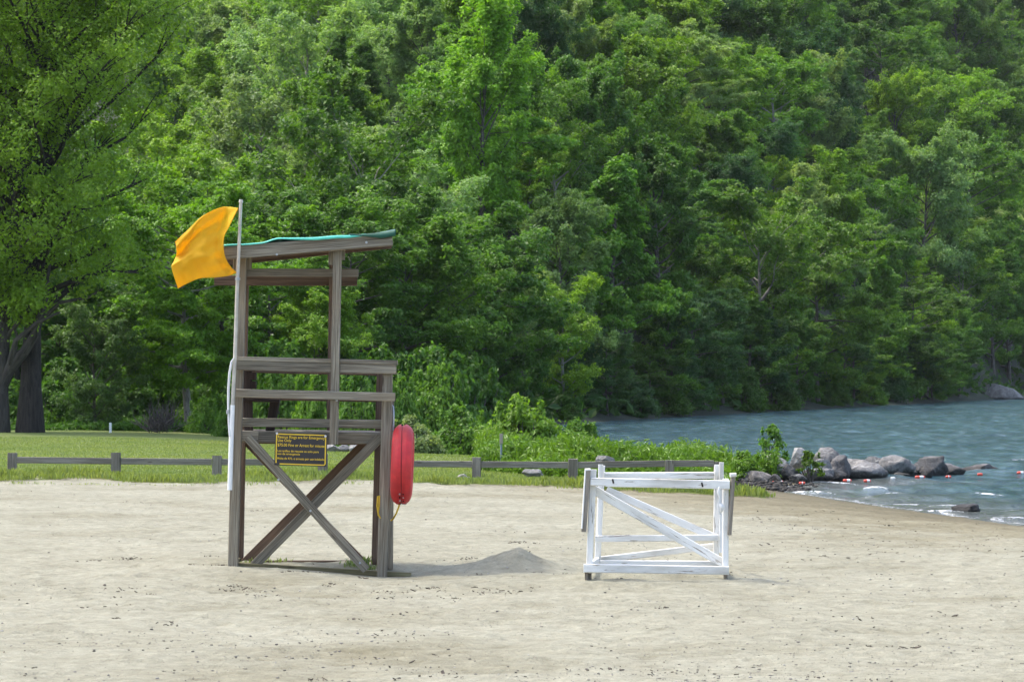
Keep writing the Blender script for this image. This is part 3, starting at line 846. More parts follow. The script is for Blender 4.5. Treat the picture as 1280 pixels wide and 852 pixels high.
# ------------------------------------------------------------------ red rescue ring, hung edge-on
rc = P(503, 580.3, YT + 0.02)
ring = empty('rescue_ring', tuple(rc), 'red plastic rescue ring hung edge-on at the right tower leg', 'rescue ring')
vs, fs = [], []
NA, NT = 72, 28
Rmaj, ra, rb = px2m(50.5, YT) - 0.088, 0.106, 0.088   # tube is wide across, flatter in the ring plane
for i in range(NA):
    A = 2 * math.pi * i / NA
    for k in range(NT):
        B = 2 * math.pi * k / NT
        cb, sb = math.cos(B), math.sin(B)
        ex_ = abs(cb) ** 0.9 * (1 if cb >= 0 else -1); ey_ = abs(sb) ** 0.85 * (1 if sb >= 0 else -1)
        rr_ = Rmaj + rb * 1.0 * ex_
        across = ra * ey_
        g_ = math.exp(-(across / 0.010) ** 2) * 0.014 if ex_ > 0 else 0.0      # seam of the two shells
        band = 0.006 * math.exp(-((abs(across) - 0.075) / 0.012) ** 2) if ex_ > 0 else 0.0
        rr_ -= g_ + band
        # moulded hand hold near top and bottom: tube pinches a little
        q = (rc.x + across * (1 - 0.10 * abs(math.sin(A)) ** 14) + 0.010 * math.sin(A), rc.y + rr_ * math.cos(A), rc.z + rr_ * math.sin(A))
        vs.append(q)
for i in range(NA):
    for k in range(NT):
        fs.append([i * NT + k, ((i + 1) % NA) * NT + k, ((i + 1) % NA) * NT + (k + 1) % NT, i * NT + (k + 1) % NT])
m = MB(); m.add(vs, fs, None, True)
body = m.build('ring_body', M_RED, ring)
bpy.context.view_layer.update()
seam = MB()
seam.tube([(rc.x, rc.y + (Rmaj + rb - .010) * math.cos(a), rc.z + (Rmaj + rb - .010) * math.sin(a)) for a in [R_(d) for d in range(92, 269, 6)]], 0.004, 6)
seam.build('seam', plain('dark_red_plastic', (0.20, 0.008, 0.010), 0.6), ring)
M_HOLE = plain('hole_black', (0.02, 0.015, 0.015), 0.9)
for k, dd in enumerate((0, 0.035, 0.07, 0.105)):
    for sx in (-0.018, 0.018):
        z = rc.z - (Rmaj + rb) + 0.012 + dd
        h_ = math.sqrt(max(0.0, (Rmaj + rb - .003) ** 2 - (z - rc.z) ** 2))
        p = Vector((rc.x + sx, rc.y - h_, z))
        nrm = Vector((0, -h_, z - rc.z)).normalized()
        s_ = MB(); s_.tube([p - nrm * .012, p + nrm * .004], 0.008, 8)
        s_.build('hole_rivet', M_SCREW if (k + (sx > 0)) % 2 else M_HOLE, ring)
for sx, zz in ((-.01, 49.0), (.008, 46)):
    p = P(504 + sx * 120, 580.3 - zz, YT - .06)
    s_ = MB(); s_.tube([p, p + Vector((0, -.012, .006))], 0.009, 8); s_.build('hole_rivet', M_HOLE, ring)
rp = MB()
rp.tube([P(500, 627, YT - .02), P(498.5, 633, YT - .03), P(495.5, 641, YT - .02), P(491.5, 648, YT + .02), P(489, 650, YT + .1)], 0.009, 8)
rp.build('rope', M_YROPE, ring)
rp = MB()
rp.tube([P(476, 645, YT - .05), P(473.0, 644, YT - .07), P(471.3, 632, YT - .07), P(472.2, 620, YT - .07), P(474.3, 619, YT - .07), P(473.8, 632, YT - .065), P(472.6, 641, YT - .065), P(475.5, 647.5, YT - .06)], 0.008, 8)
rp.build('rope', M_YROPE, ring)

# ------------------------------------------------------------------ white stand
YS = 32.9; YSB = YS + 0.95
stp = P(822, 725, YS + .4)
stand = empty('lifeguard_stand', (stp.x, stp.y, stp.z), 'low white wooden stand with peeling paint alone on the sand', 'stand')
def wp(name, a, b, wpx, Y, d=0.045, mat=None, Yb=None): return plank(stand, name, a, b, wpx, Y, d, mat or M_WHITE, Yb)
M_WGREY = wood_mat('bare_grey_wood', (0.16, 0.14, 0.115), (0.46, 0.42, 0.36), (0.34, 0.29, 0.22))
wp('leg', (736.3, 716), (741.5, 586.5), 8, YS, 0.09)
wp('leg', (746.8, 702), (752.5, 581.5), 7.5, YSB, 0.09)
wp('leg', (906.5, 716), (907.2, 598), 7.5, YS, 0.09)
wp('leg', (894.6, 702), (896.5, 580.5), 7, YSB, 0.09)
wp('leg', (901.5, 690), (901.8, 577.5), 5.5, YSB - .12, 0.06)
wp('leg', (749.3, 672), (750.8, 580.3), 6, YSB - .12, 0.06)
wp('rail', (738, 601.5), (761, 602), 10, YS - .07, 0.05)
wp('rail', (757, 602.5), (912, 605.5), 11, YS - .075, 0.045)
wp('rail', (756, 594.2), (893, 593.6), 8.5, YSB - .075, 0.045)
wp('brace', (739, 610), (905, 704), 11.5, YS + .065, 0.035)
wp('brace', (758, 612), (893, 671), 9.5, YSB - .075, 0.03)
wp('rail', (744, 673), (898, 671.5), 8, YSB - .155, 0.04)
wp('brace', (746, 699.5), (891, 682.5), 8, YSB + .08, 0.04)
wp('sill', (729.5, 709.5), (911, 712.5), 10.5, YS - .075, 0.06)
wp('sill', (738, 702.5), (909, 703.5), 6, YSB - .05, 0.06)
for x0, x1 in ((738, 747), (907, 897)):
    for (ya, yb, h_) in ((706, 700, 0.06),):
        MB().beam(P(x0, ya, YS + .05), P(x1, yb, YSB - .06), 0.035, h_, (0, 0, 1)).build('side_rail', M_WHITE, stand)
wp('foot', (733.5, 731), (733.0, 706), 4.5, YS - .03, .06, M_WGREY); wp('foot', (737.5, 731), (737.0, 707), 4.5, YS + .01, .06, M_WGREY)
wp('foot', (907, 729), (907, 708), 5, YS + .01, .06, M_WGREY)
wp('foot', (748, 712), (747.5, 696), 6, YSB, .08, M_WGREY); wp('foot', (895, 712), (895, 696), 6, YSB, .08, M_WGREY)
# the leaning arm boards outside the legs
wp('arm_board', (729.5, 664), (734.7, 586.5), 6.5, YS - .04, 0.13, M_WGREY)
wp('arm_board', (727.3, 660), (731.6, 588), 1.6, YS - .05, 0.135)
wp('arm_board', (911.5, 668), (916.5, 592), 5, YS - .03, 0.12, M_WGREY)
cp = MB(); cp.beam(P(912.5, 593.5, YS - .03), P(920.0, 593, YS - .03), 0.035, 0.14); cp.build('arm_cap', M_WHITE, stand)
cp = MB(); cp.beam(P(731, 586.8, YS - .04), P(738, 586.5, YS - .04), 0.02, 0.14); cp.build('arm_cap', M_WHITE, stand)
# frayed white rope on the right leg
rp = MB(); rp.tube([P(899, 608, YS - .1), P(898, 615, YS - .12), P(900, 622, YS - .1), P(898.5, 632, YS - .1), P(899.5, 643, YS - .1)], [0.010, 0.016, 0.012, 0.02, 0.012], 8)
rp.tube([P(900.5, 630, YS - .11), P(903, 633, YS - .13), P(901, 640, YS - .1)], [0.016, 0.03, 0.012], 8)
rp.build('rope', M_WROPE, stand)
for x, y in ((766.5, 601), (878, 605.5)):
    b_ = MB(); b_.beam(P(x - .9, y - 2.8, YS - .099), P(x + .4, y + 2.8, YS - .099), 0.016, 0.006); b_.build('bolt_slot', M_HOLE, stand)

# ------------------------------------------------------------------ rail fence (two runs with an opening by the tower)
def fence_run(label, posts, Ys, rails, lbl):
    x0 = P(posts[0][0], 590, Ys(posts[0][0]))
    f = empty('rail_fence', (x0.x, x0.y, 0), label, 'fence')
    for i, (px, wpx, hpx) in enumerate(posts):
        Y = Ys(px)
        p = P(px, 590, Y)
        w = px2m(wpx, Y); tp = 0.0 + px2m(hpx, Y)
        m = MB()
        m.beam((p.x, Y, -0.45), (p.x + rnd.uniform(-.014, .014), Y + rnd.uniform(-.02, .02), tp), w, w, (0, 1, 0), 0.014)
        m.build('post', M_FENCE, f)
    for i in range(len(posts) - 1):
        (a, wa, ha), (b, wb, hb) = posts[i], posts[i + 1]
        ya, yb = rails[i]
        Ya, Yb = Ys(a) - 0.02, Ys(b) - 0.02
        pa, pb = P(a, ya, Ya), P(b, yb, Yb)
        d = (pb - pa).normalized()
        pa = pa + d * (px2m(wa, Ya) / 2 + .003); pb = pb - d * (px2m(wb, Yb) / 2 + .003)
        m = MB().beam(pa, pb, px2m(8, Ya), 0.07); m.build('rail', M_FENCE, f)
    return f
YF = lambda px: 62.6 + (px - 14) * 0.0026
fence_run('low grey rail fence left of the tower with four posts', [(14.5, 11, 33), (145.2, 11.5, 33), (270.5, 11.5, 29), (403.5, 12, 31)], YF,
          [(574.5, 576), (576, 577), (577, 577.5)], 'left')
fence_run('low grey rail fence between the red ring and the white stand', [(478, 10, 30), (595.5, 11, 26), (715.5, 12, 24), (836.3, 11, 22), (896, 8, 20)], YF,
          [(579, 580), (580, 581), (581, 579), (579, 579)], 'right')

# small white marker post at the back of the lawn and thin stake by the bushes
p = G(138, 541); m = MB(); m.beam((p.x, p.y, -.2), (p.x, p.y, 0.32), 0.07, 0.07); o = m.build('marker_post', M_SLEEVE)
tag(o, 'tiny white marker post at the back of the lawn', 'post')
p = P(626.5, 570, 70.5)
stk = MB(); stk.tube([(p.x, p.y, -0.3), (p.x, p.y, 0.62)], 0.022, 8)
o = stk.build('metal_stake', plain('stake_grey', (0.20, 0.25, 0.30), 0.6)); tag(o, 'thin blue grey stake with pale top in front of the bushes', 'stake')
m = MB(); m.beam((p.x, p.y - .01, 0.50), (p.x, p.y - .01, 0.70), 0.07, 0.07); m.build('stake_top', M_WGREY, o)

# ------------------------------------------------------------------ rocks
def rock_mesh(name, seed, w, d, h, flat=0.25, sub=4):
    r = random.Random(seed)
    bm = bmesh.new(); bmesh.ops.create_icosphere(bm, subdivisions=sub, radius=1.0)
    cuts = []
    for i in range(15):
        v = Vector((r.gauss(0, 1), r.gauss(0, 1), r.gauss(0, .8))).normalized()
        cuts.append((v, r.uniform(0.55, 0.86)))
    off = Vector((r.uniform(0, 50), r.uniform(0, 50), r.uniform(0, 50)))
    for v in bm.verts:
        p = v.co.copy()
        for n_, c in cuts:
            k = p.dot(n_)
            if k > c: p -= n_ * (k - c) * 0.97
        p *= 1 + 0.12 * mnoise.noise(p * 1.4 + off) + 0.07 * mnoise.noise(p * 3.5 + off) + 0.045 * mnoise.noise(p * 9 + off)
        v.co = p
    xs_ = [v.co.x for v in bm.verts]; ys_ = [v.co.y for v in bm.verts]; zs_ = [v.co.z for v in bm.verts]
    for v in bm.verts:
        v.co = Vector(((v.co.x - (min(xs_) + max(xs_)) / 2) * w / (max(xs_) - min(xs_)), (v.co.y - (min(ys_) + max(ys_)) / 2) * d / (max(ys_) - min(ys_)), (v.co.z - (min(zs_) + max(zs_)) / 2) * h / (max(zs_) - min(zs_))))
    me = bpy.data.meshes.new(name); bm.to_mesh(me); bm.free()
    me.polygons.foreach_set('use_smooth', [True] * len(me.polygons))
    me.materials.append(M_ROCK)
    return me
def rock(x0, x1, y0, y1, Y, tint, label, group, tilt=0.0, seed=0, extra=0.35, name='boulder'):
    c = P((x0 + x1) / 2, (y0 + y1) / 2, Y); w = px2m(x1 - x0, Y) * 1.16; h = px2m(y1 - y0, Y)
    h2 = h * (1 + extra)
    t = R_(tilt)
    me = rock_mesh(name, seed or rnd.randrange(9999), w, max(w * 0.75, h), h2)
    o = bpy.data.objects.new(name, me); COL.objects.link(o)
    o.location = (c.x, c.y + w * .2, c.z - h * extra / 2); o.rotation_euler = (0, -t, 0)
    o.color = (*tint, 1)
    tag(o, label, 'rock', group)
    return o
GB = 'boulders of the breakwater'
GRAY, PALE, DARK, BRN = (1, 1, 1), (1.3, 1.29, 1.26), (0.50, 0.49, 0.49), (0.85, 0.80, 0.76)
rock(922, 962, 588, 604, 76.0, BRN, 'long flat brown grey boulder at the beach end of the breakwater', GB, -3, 11)
rock(955, 985, 566, 594, 77.6, PALE, 'tall pale boulder leaning right beside the sapling', GB, 18, 12)
rock(988, 1010, 559, 581, 78.8, PALE, 'rounded pale boulder just right of the sapling, top of the heap', GB, 0, 13)
rock(976, 1001, 579, 603, 77.4, DARK, 'dark boulder low in the heap below the rounded pale one', GB, 0, 14)
rock(987, 1009, 592, 603, 77.0, (0.7, .72, .75), 'small bluish grey boulder at the waterline of the heap', GB, 0, 15)
rock(1006, 1042, 585, 601, 77.9, GRAY, 'wide grey boulder at the waterline right of the grass tuft', GB, 4, 16)
rock(1018, 1047, 558, 586, 79.6, (.9, .88, .86), 'tall rounded grey boulder, highest right of the grass tuft', GB, -14, 17)
rock(1021, 1039, 573, 591, 78.6, (1.1, 1.1, 1.08), 'small pale boulder tucked under the tall rounded one', GB, 0, 18)
rock(1035, 1062, 567, 600, 79.2, DARK, 'dark steep boulder in the middle of the breakwater', GB, -20, 19)
rock(1052, 1097, 573, 594, 81.2, (1.15, 1.12, 1.08), 'broad pale flat topped boulder behind the domed grey one', GB, 0, 20)
rock(1055, 1108, 578, 600, 79.6, GRAY, 'broad domed grey boulder at the waterline', GB, 3, 21)
rock(1102, 1143, 569, 596, 81.6, (1.12, 1.1, 1.06), 'blocky boulder with pale lichen right of the domed one', GB, -6, 22)
rock(1140, 1184, 570, 594, 83.4, (.55, .53, .51), 'dark slanting slab rising to the right on the breakwater', GB, 12, 23)
rock(1168, 1205, 579, 596, 84.2, (.62, .60, .60), 'low dark wedge boulder between slanting slab and outermost rock', GB, -8, 24)
rock(1200, 1254, 579, 591, 86.5, (.72, .68, .68), 'long low outermost rock at the tip of the breakwater', GB, -2, 25)
rock(1116, 1137, 590, 597, 81.0, (.6, .58, .55), 'small half sunk stone below the lichened boulder', GB, 0, 26)
rock(1151, 1166, 584, 594, 82.8, (.5, .48, .47), 'small dark stone under the slanting slab', GB, 0, 27)
rock(963, 976, 592, 603, 76.6, (.8, .76, .74), 'small brown stone beside the long flat beach boulder', GB, 0, 28)
rock(940, 954, 577, 587, 77.6, (1.25, 1.2, 1.12), 'small pale stone among the weeds at the heap', GB, 0, 29)
GL = 'stones in the grass'
rock(746, 767, 569, 581, 68.5, PALE, 'pale stone in the weeds behind the fence rail', GL, 0, 31)
rock(654, 678, 586, 594, 67.0, (.85, .85, .82), 'flat pale stone in the grass under the fence rail', GL, 0, 32)
rock(571, 587, 592, 600, 63.4, (1.1, 1.05, 1.0), 'small flat stone in front of the fence near the red ring', GL, 0, 33)
rock(407, 424, 553, 564, 84, PALE, 'pale stone at the lawn back, leftmost of the three under the deck', GL, 0, 34)
rock(422, 438, 554, 564, 84.5, (1.1, 1.1, 1.1), 'grey stone at the lawn back, middle one of three under the deck', GL, 0, 35)
rock(437, 455, 555, 564, 84, PALE, 'pale stone at the lawn back, rightmost of three under the deck', GL, 0, 36)
rock(1193, 1226, 629, 643, G(1210, 641, WZ).y, (.30, .30, .31), 'dark wet rock in the shallows with foam around it', 'rocks in the lake', 0, 37, 0.5, 'rock')
pf = G(1255, 498.5, WZ)
rock(1229, 1279, 479, 500, pf.y - 4, (1.0, 1.0, .98), 'big pale boulder on the far shore at the right edge', 'rocks of the far shore', 0, 38, .3)
rock(1040, 1058, 588, 600, 78.6, (.55, .55, .56), 'small dark stone wedged below the dark steep boulder', GB, 0, 41)
rock(1094, 1110, 583, 598, 80.4, (.7, .7, .7), 'small grey stone between the domed and the lichened boulder', GB, 5, 42)
rock(1128, 1146, 584, 595, 82.2, (.6, .6, .6), 'small grey stone between the lichened boulder and the slanting slab', GB, 0, 43)
rock(1080, 1106, 570, 584, 82.4, (.9, .9, .88), 'grey boulder peeping out behind the broad pale flat one', GB, -6, 44)
rock(930, 946, 580, 592, 77.0, (.8, .8, .78), 'grey stone half covered by weeds above the long beach boulder', GB, 0, 45)
# rubble of dark pebbles where breakwater meets beach: far too many to count
vs, fs = [], []
mb = MB()
def pebble(c, s, r):
    n = 6
    vv = []; th0 = r.uniform(0, 6.28); asp = r.uniform(.55, 1); hh = r.uniform(.35, .6)
    for zf, rf in ((-.5, .7), (.15, 1.0), (.8, .55)):
        for k in range(n):
            a = th0 + 2 * math.pi * k / n
            x = math.cos(a) * s * rf * r.uniform(.85, 1.1); y = math.sin(a) * s * rf * asp * r.uniform(.85, 1.1)
            vv.append((c[0] + x * math.cos(th0) - y * math.sin(th0), c[1] + x * math.sin(th0) + y * math.cos(th0), c[2] + zf * s * hh))
    ff = [[j * n + k, j * n + (k + 1) % n, (j + 1) * n + (k + 1) % n, (j + 1) * n + k] for j in range(2) for k in range(n)]
    ff += [list(range(2 * n, 3 * n))]
    return vv, ff
r = random.Random(5)
for i in range(420):
    q = G(r.uniform(918, 1010), r.uniform(600, 609), -0.42)
    z = gz1(q.x, q.y)
    vv, ff = pebble((q.x + r.gauss(0, .2), q.y + r.gauss(0, .3), z + .02), r.uniform(.03, .10), r)
    mb.add(vv, ff, None, True)
o = mb.build('shore_gravel', M_ROCK); o.color = (.6, .58, .57, 1)
tag(o, 'dark gravel where the breakwater meets the beach', 'gravel', kind='stuff')
# small stones strewn over the sand
mb = MB(); xy = []
while len(xy) < 10000:
    px, py = r.uniform(-40, 1320), 602 + 260 * r.random()
    q = G(px, py)
    dens = .45 + 1.3 * float(vn(np.array([q.x]), np.array([q.y]), 1.6, 61)[0]) + .6 * float(vn(np.array([q.x]), np.array([q.y]), .4, 62)[0])
    if r.random() > dens: continue
    xy.append((q.x, q.y, min(.015, .0032 * r.random() ** -.42)))
A = np.array(xy); Z = gz(A[:, 0], A[:, 1]); SDs = lake_sd(A[:, 0], A[:, 1])
for (x, y, s), z, sd in zip(xy, Z, SDs):
    if sd < 0.3: continue
    vv, ff = pebble((x, y, z + s * .15), s, r); mb.add(vv, ff, None, True)
M_PEB = None
def peb_mat():
    m, n, l, b = new_mat('strewn_pebbles')
    g_ = N(n, 'ShaderNodeNewGeometry')
    rp_ = ramp(n, [(0, (.05, .045, .04)), (.25, (.12, .11, .09)), (.6, (.20, .185, .15)), (.85, (.15, .135, .125)), (1, (.36, .35, .33))])
    l.new(g_.outputs['Random Per Island'], rp_.inputs[0]); l.new(rp_.outputs[0], b.inputs['Base Color']); b.inputs['Roughness'].default_value = .85
    return m
o = mb.build('pebbles', peb_mat()); tag(o, 'small grey pebbles strewn over the sand', 'pebbles', kind='stuff')
# dark crumbs of leaf litter and twigs, in clumps
mb = MB()
CL = [(157, 697, 26, .10), (114, 703, 12, .07), (150, 735, 16, .12), (298, 733, 30, .14), (280, 708, 16, .07), (468, 737, 10, .08), (637, 736, 45, .17), (540, 733, 14, .06), (497, 738, 8, .06),
      (586, 698, 22, .06), (650, 681, 26, .09), (780, 668, 20, .05), (826, 669, 12, .05), (1030, 660, 14, .2), (990, 636, 16, .2), (1100, 656, 12, .3), (1075, 773, 8, .1), (770, 836, 8, .06),
      (830, 761, 8, .05), (499, 764, 6, .05), (210, 782, 8, .09), (545, 842, 8, .1), (905, 724, 10, .06), (960, 645, 10, .2), (1180, 770, 8, .1), (648, 690, 12, .12), (940, 688, 10, .08), (330, 745, 10, .1)]
pts = []
for px, py, n_, sp in CL:
    c = G(px, py)
    for i in range(n_): pts.append((c.x + r.gauss(0, sp), c.y + r.gauss(0, sp * 1.6)))
for i in range(110):
    c = G(r.uniform(-30, 1310), r.uniform(606, 855)); sp = r.choice((.03, .06, .12, .2))
    for k in range(r.choice((1, 1, 2, 3, 5, 9))): pts.append((c.x + r.gauss(0, sp), c.y + r.gauss(0, sp)))
for i in range(200):
    c = G(r.uniform(920, 1310), r.uniform(625, 700)); pts.append((c.x, c.y))
A = np.array(pts); Z = gz(A[:, 0], A[:, 1]); SDs = lake_sd(A[:, 0], A[:, 1])
for (x, y), z, sd in zip(pts, Z, SDs):
    if sd < .2: continue
    a = r.uniform(0, 6.28); L = r.uniform(.005, .012) * (1 + 1.6 * (r.random() < .22)); wd = L * r.uniform(.15, .6); up = r.uniform(0, .6) * L
    u = Vector((math.cos(a), math.sin(a), r.uniform(-.2, .5))).normalized() * L; v = Vector((-math.sin(a), math.cos(a), r.uniform(-.4, .6))).normalized() * wd
    c = Vector((x, y, z + up * .6 + .006))
    n_ = u.cross(v).normalized() * .003
    mb.add([c - u + n_, c - v + n_, c + u + n_, c + v + n_, c - u - n_, c - v - n_, c + u - n_, c + v - n_], [[0, 1, 2, 3], [7, 6, 5, 4], [0, 4, 5, 1], [1, 5, 6, 2], [2, 6, 7, 3], [3, 7, 4, 0]])
o = mb.build('leaf_litter', M_DEBRIS); tag(o, 'dark crumbs of leaf litter and twigs scattered on the sand', 'litter', kind='stuff')

# ------------------------------------------------------------------ swim line floats
FL = [(947, 604.6, 9, 'w', 'pale float lying on the gravel, nearest the beach'), (964, 605.5, 8, 'r', 'small red float right beside the beach gravel'), (973.5, 605, 13, 'rw', 'largest red and white float, close to the beach'),
      (1002.5, 606.3, 8, 'rw', 'small red float just left of the first breaking wavelet'), (1059, 603.2, 11, 'rw', 'red and white float below the dark steep boulder'), (1084, 603.6, 9, 'rw', 'red float below the domed grey boulder'),
      (1116, 600.2, 6, 'w', 'small pale orange float below the half sunk stone'), (1150, 598.8, 13, 'rw', 'long red and white float below the dark slanting slab'), (1185.5, 598.3, 7, 'rw', 'small red float below the low dark wedge boulder'),
      (1225, 595.3, 7, 'r', 'small orange float below the outermost rock'), (1276, 593.3, 10, 'rw', 'red and white float at the right edge beyond the breakwater')]
for x, y, wpx, kind, lab in FL:
    p = G(x, y, WZ); Y = p.y; L = px2m(wpx, Y); rr_ = px2m(2.0 if wpx > 8 else 1.7, Y)
    prof = [(-.5, .35), (-.44, .8), (-.3, 1), (-.08, 1), (.08, 1), (.3, 1), (.44, .8), (.5, .35)]
    seg = lambda lo, hi, m_, par, nm='swim_float': MB().tube([(p.x + t * L, p.y + t * L * .3, WZ + .05) for t, q in prof[lo:hi]], [q * rr_ for t, q in prof[lo:hi]], 10).build(nm, m_, par)
    if kind == 'rw':
        e = empty('swim_float', (p.x, p.y, WZ), lab, 'float', 'swim line floats')
        seg(0, 4, M_FLOATR, e, 'red_half'); seg(3, 5, M_FLOATW, e, 'white_band') if wpx < 9 else seg(3, 6, M_FLOATW, e, 'white_band'); seg(4 if wpx < 9 else 5, 8, M_FLOATR, e, 'red_half')
    else:
        tag(seg(0, 8, M_FLOATR if kind == 'r' else M_FLOATW, None), lab, 'float', 'swim line floats')

# ------------------------------------------------------------------ vegetation generators
def leaf_quads(C, Nrm, L, Wd, rs):
    n = len(C)
    T = rs.normal(size=(n, 3)); T -= Nrm * (T * Nrm).sum(1, keepdims=True); T /= np.linalg.norm(T, axis=1, keepdims=True) + 1e-9
    B = np.cross(Nrm, T)
    l = (L * rs.uniform(.65, 1.35, n))[:, None]; w_ = (Wd * rs.uniform(.65, 1.3, n))[:, None]
    dr = Nrm * l * .22
    V = np.stack([C - T * l - dr, C + B * w_, C + T * l - dr, C - B * w_], 1).reshape(-1, 3)
    return V
def cluster_leaves(cl, per, L, Wd, rs, up=0.45, jit=0.5, c0=None):
    """cl: (n,5) x y z r rz -> soft edged sprays of leaves around every centre"""
    cl = np.asarray(cl); n = len(cl)
    cnt = np.maximum(8, (per * (cl[:, 3] / cl[:, 3].mean()) ** 1.6)).astype(int)
    idx = np.repeat(np.arange(n), cnt); m = len(idx)
    D = rs.normal(size=(m, 3)); D /= np.linalg.norm(D, axis=1, keepdims=True)
    rad = np.minimum(1.5, np.abs(rs.normal(size=m)) * .38 + .38 * rs.rand(m) ** .5)
    O = D * rad[:, None] * np.stack([cl[idx, 3], cl[idx, 3], cl[idx, 4]], 1)
    O[:, 2] += .15 * cl[idx, 4] * (1 - rad)
    C = cl[idx, :3] + O
    Nn = D * .35 + np.array([0, 0, up]) + rs.normal(size=(m, 3)) * jit
    if c0 is not None:
        out = C - np.asarray(c0); out /= np.linalg.norm(out, axis=1, keepdims=True) + 1e-6
        Nn += out * .5
    Nn /= np.linalg.norm(Nn, axis=1, keepdims=True)
    return leaf_quads(C, Nn, L, Wd, rs)
def quads_of(V):
    return np.arange(len(V)).reshape(-1, 4)

def tree_proto(seed, H, R, base, style, leaf=(.15, .085), per=200, n_limb=20, bark=M_BARK, trunk_r=None, lean=(0, 0), spr=3):
    """returns (trunk mesh, crown mesh) at the origin: tapered trunk, limbs, twigs and sprays of leaves at their ends"""
    r = random.Random(seed); rs = np.random.RandomState(seed)
    tr_ = trunk_r or 0.017 * H
    mb = MB(); ax = []
    nseg = 9
    bx_, by_ = 0.0, 0.0
    for i in range(nseg + 1):
        t = i / nseg
        if i > 1: bx_ += r.gauss(0, .018 * H / 3); by_ += r.gauss(0, .018 * H / 3)
        ax.append(Vector((bx_ + lean[0] * t * t, by_ + lean[1] * t * t, -0.4 + (H * .93 + .4) * t)))
    mb.tube(ax, [tr_ * (1.55 if i == 0 else 1.12 if i == 1 else 1) * (1 - .88 * i / nseg) for i in range(nseg + 1)], 9)
    def axis_at(t):
        f = t * nseg; i = min(int(f), nseg - 1); return ax[i].lerp(ax[i + 1], f - i)
    cl = []
    az = r.uniform(0, 6)
    for i in range(n_limb):
        t = base + (0.97 - base) * ((i + r.uniform(0, .8)) / n_limb)
        az += 2.4 + r.gauss(0, .35)
        s = (t - base) / (1 - base)
        if style == 'dome': pr = math.sqrt(max(0.05, 1 - max(0, (s - .3) / .72) ** 2)) * (0.75 + .25 * min(1, s / .3)); el = .25 + .7 * s
        elif style == 'cone': pr = max(.18, 1 - .85 * s); el = .15 + .5 * s
        elif style == 'vase': pr = .45 + .6 * math.sin(min(1, s * 1.15) * 2.2); el = .75 + .3 * s
        elif style == 'airy': pr = .55 + .5 * math.sin(s * 2.9); el = .35 + .5 * s
        else: pr = .55 + .55 * math.sin(s * 2.7 + .25); el = .06 + .45 * s          # layered
        L = R * pr * r.uniform(.6, 1.22)
        p0 = axis_at(t * .97)
        dr = Vector((math.cos(az) * math.cos(el), math.sin(az) * math.cos(el), math.sin(el)))
        pts = [p0]; q = p0.copy(); d = dr.copy()
        for k in range(4):
            d = (d + Vector((r.gauss(0, .16), r.gauss(0, .16), r.gauss(.03 if style != 'layered' else -.03, .12)))).normalized()
            q = q + d * L / 4; pts.append(q.copy())
        r0 = max(.02, tr_ * .42 * (1 - .6 * s))
        mb.tube(pts, [r0, r0 * .75, r0 * .55, r0 * .35, r0 * .18], 6, False)
        # side twigs along the outer part of the limb, each ending in a plume of small sprays
        nt_ = spr
        fl_ = {'dome': .7, 'cone': .55, 'vase': .8, 'airy': .7, 'layered': .42}[style]
        for k in range(nt_ + 1):
            f = 1.0 if k == 0 else r.uniform(.32, .98)
            j = min(int(f * 4), 3); c = pts[j].lerp(pts[j + 1], f * 4 - j)
            sg = 1 if k % 2 else -1
            an = 0 if k == 0 else sg * r.uniform(.5, 1.25)
            ca, sa = math.cos(an), math.sin(an)
            e = Vector((d.x * ca - d.y * sa, d.x * sa + d.y * ca, d.z * .6 + r.uniform(-.1, .55 if style != 'layered' else .2))).normalized()
            tl = L * (r.uniform(.16, .30) if k == 0 else r.uniform(.22, .46) * (1.15 - .5 * f))
            q2 = c + e * tl
            if k: mb.tube([c, c.lerp(q2, .5) + Vector((0, 0, .03)), q2], [r0 * .28, r0 * .18, r0 * .08], 5, False)
            for m_ in range(4):
                g = .25 + .27 * m_
                cc = c + e * tl * g + Vector((r.gauss(0, .05), r.gauss(0, .05), r.gauss(0.02, .05))) * R
                rad = R * r.uniform(.085, .17) * (1.1 - .25 * m_ / 3)
                cl.append((cc.x, cc.y, cc.z, rad, rad * fl_ * r.uniform(.8, 1.25)))
    top = axis_at(1.0)
    for k in range(9): cl.append((top.x + r.gauss(0, .10 * R), top.y + r.gauss(0, .10 * R), top.z - r.uniform(-.03, .14) * H * .5, R * .13, R * .15))
    V = cluster_leaves(cl, per, leaf[0], leaf[1], rs, c0=(lean[0] * .4, lean[1] * .4, H * (base + .35 * (1 - base))))
    tme = mb.build('trunk', bark); t_me = tme.data; bpy.data.objects.remove(tme)
    c_me = np_mesh('crown', V, quads_of(V), M_LEAF)
    return t_me, c_me, np.asarray(cl)

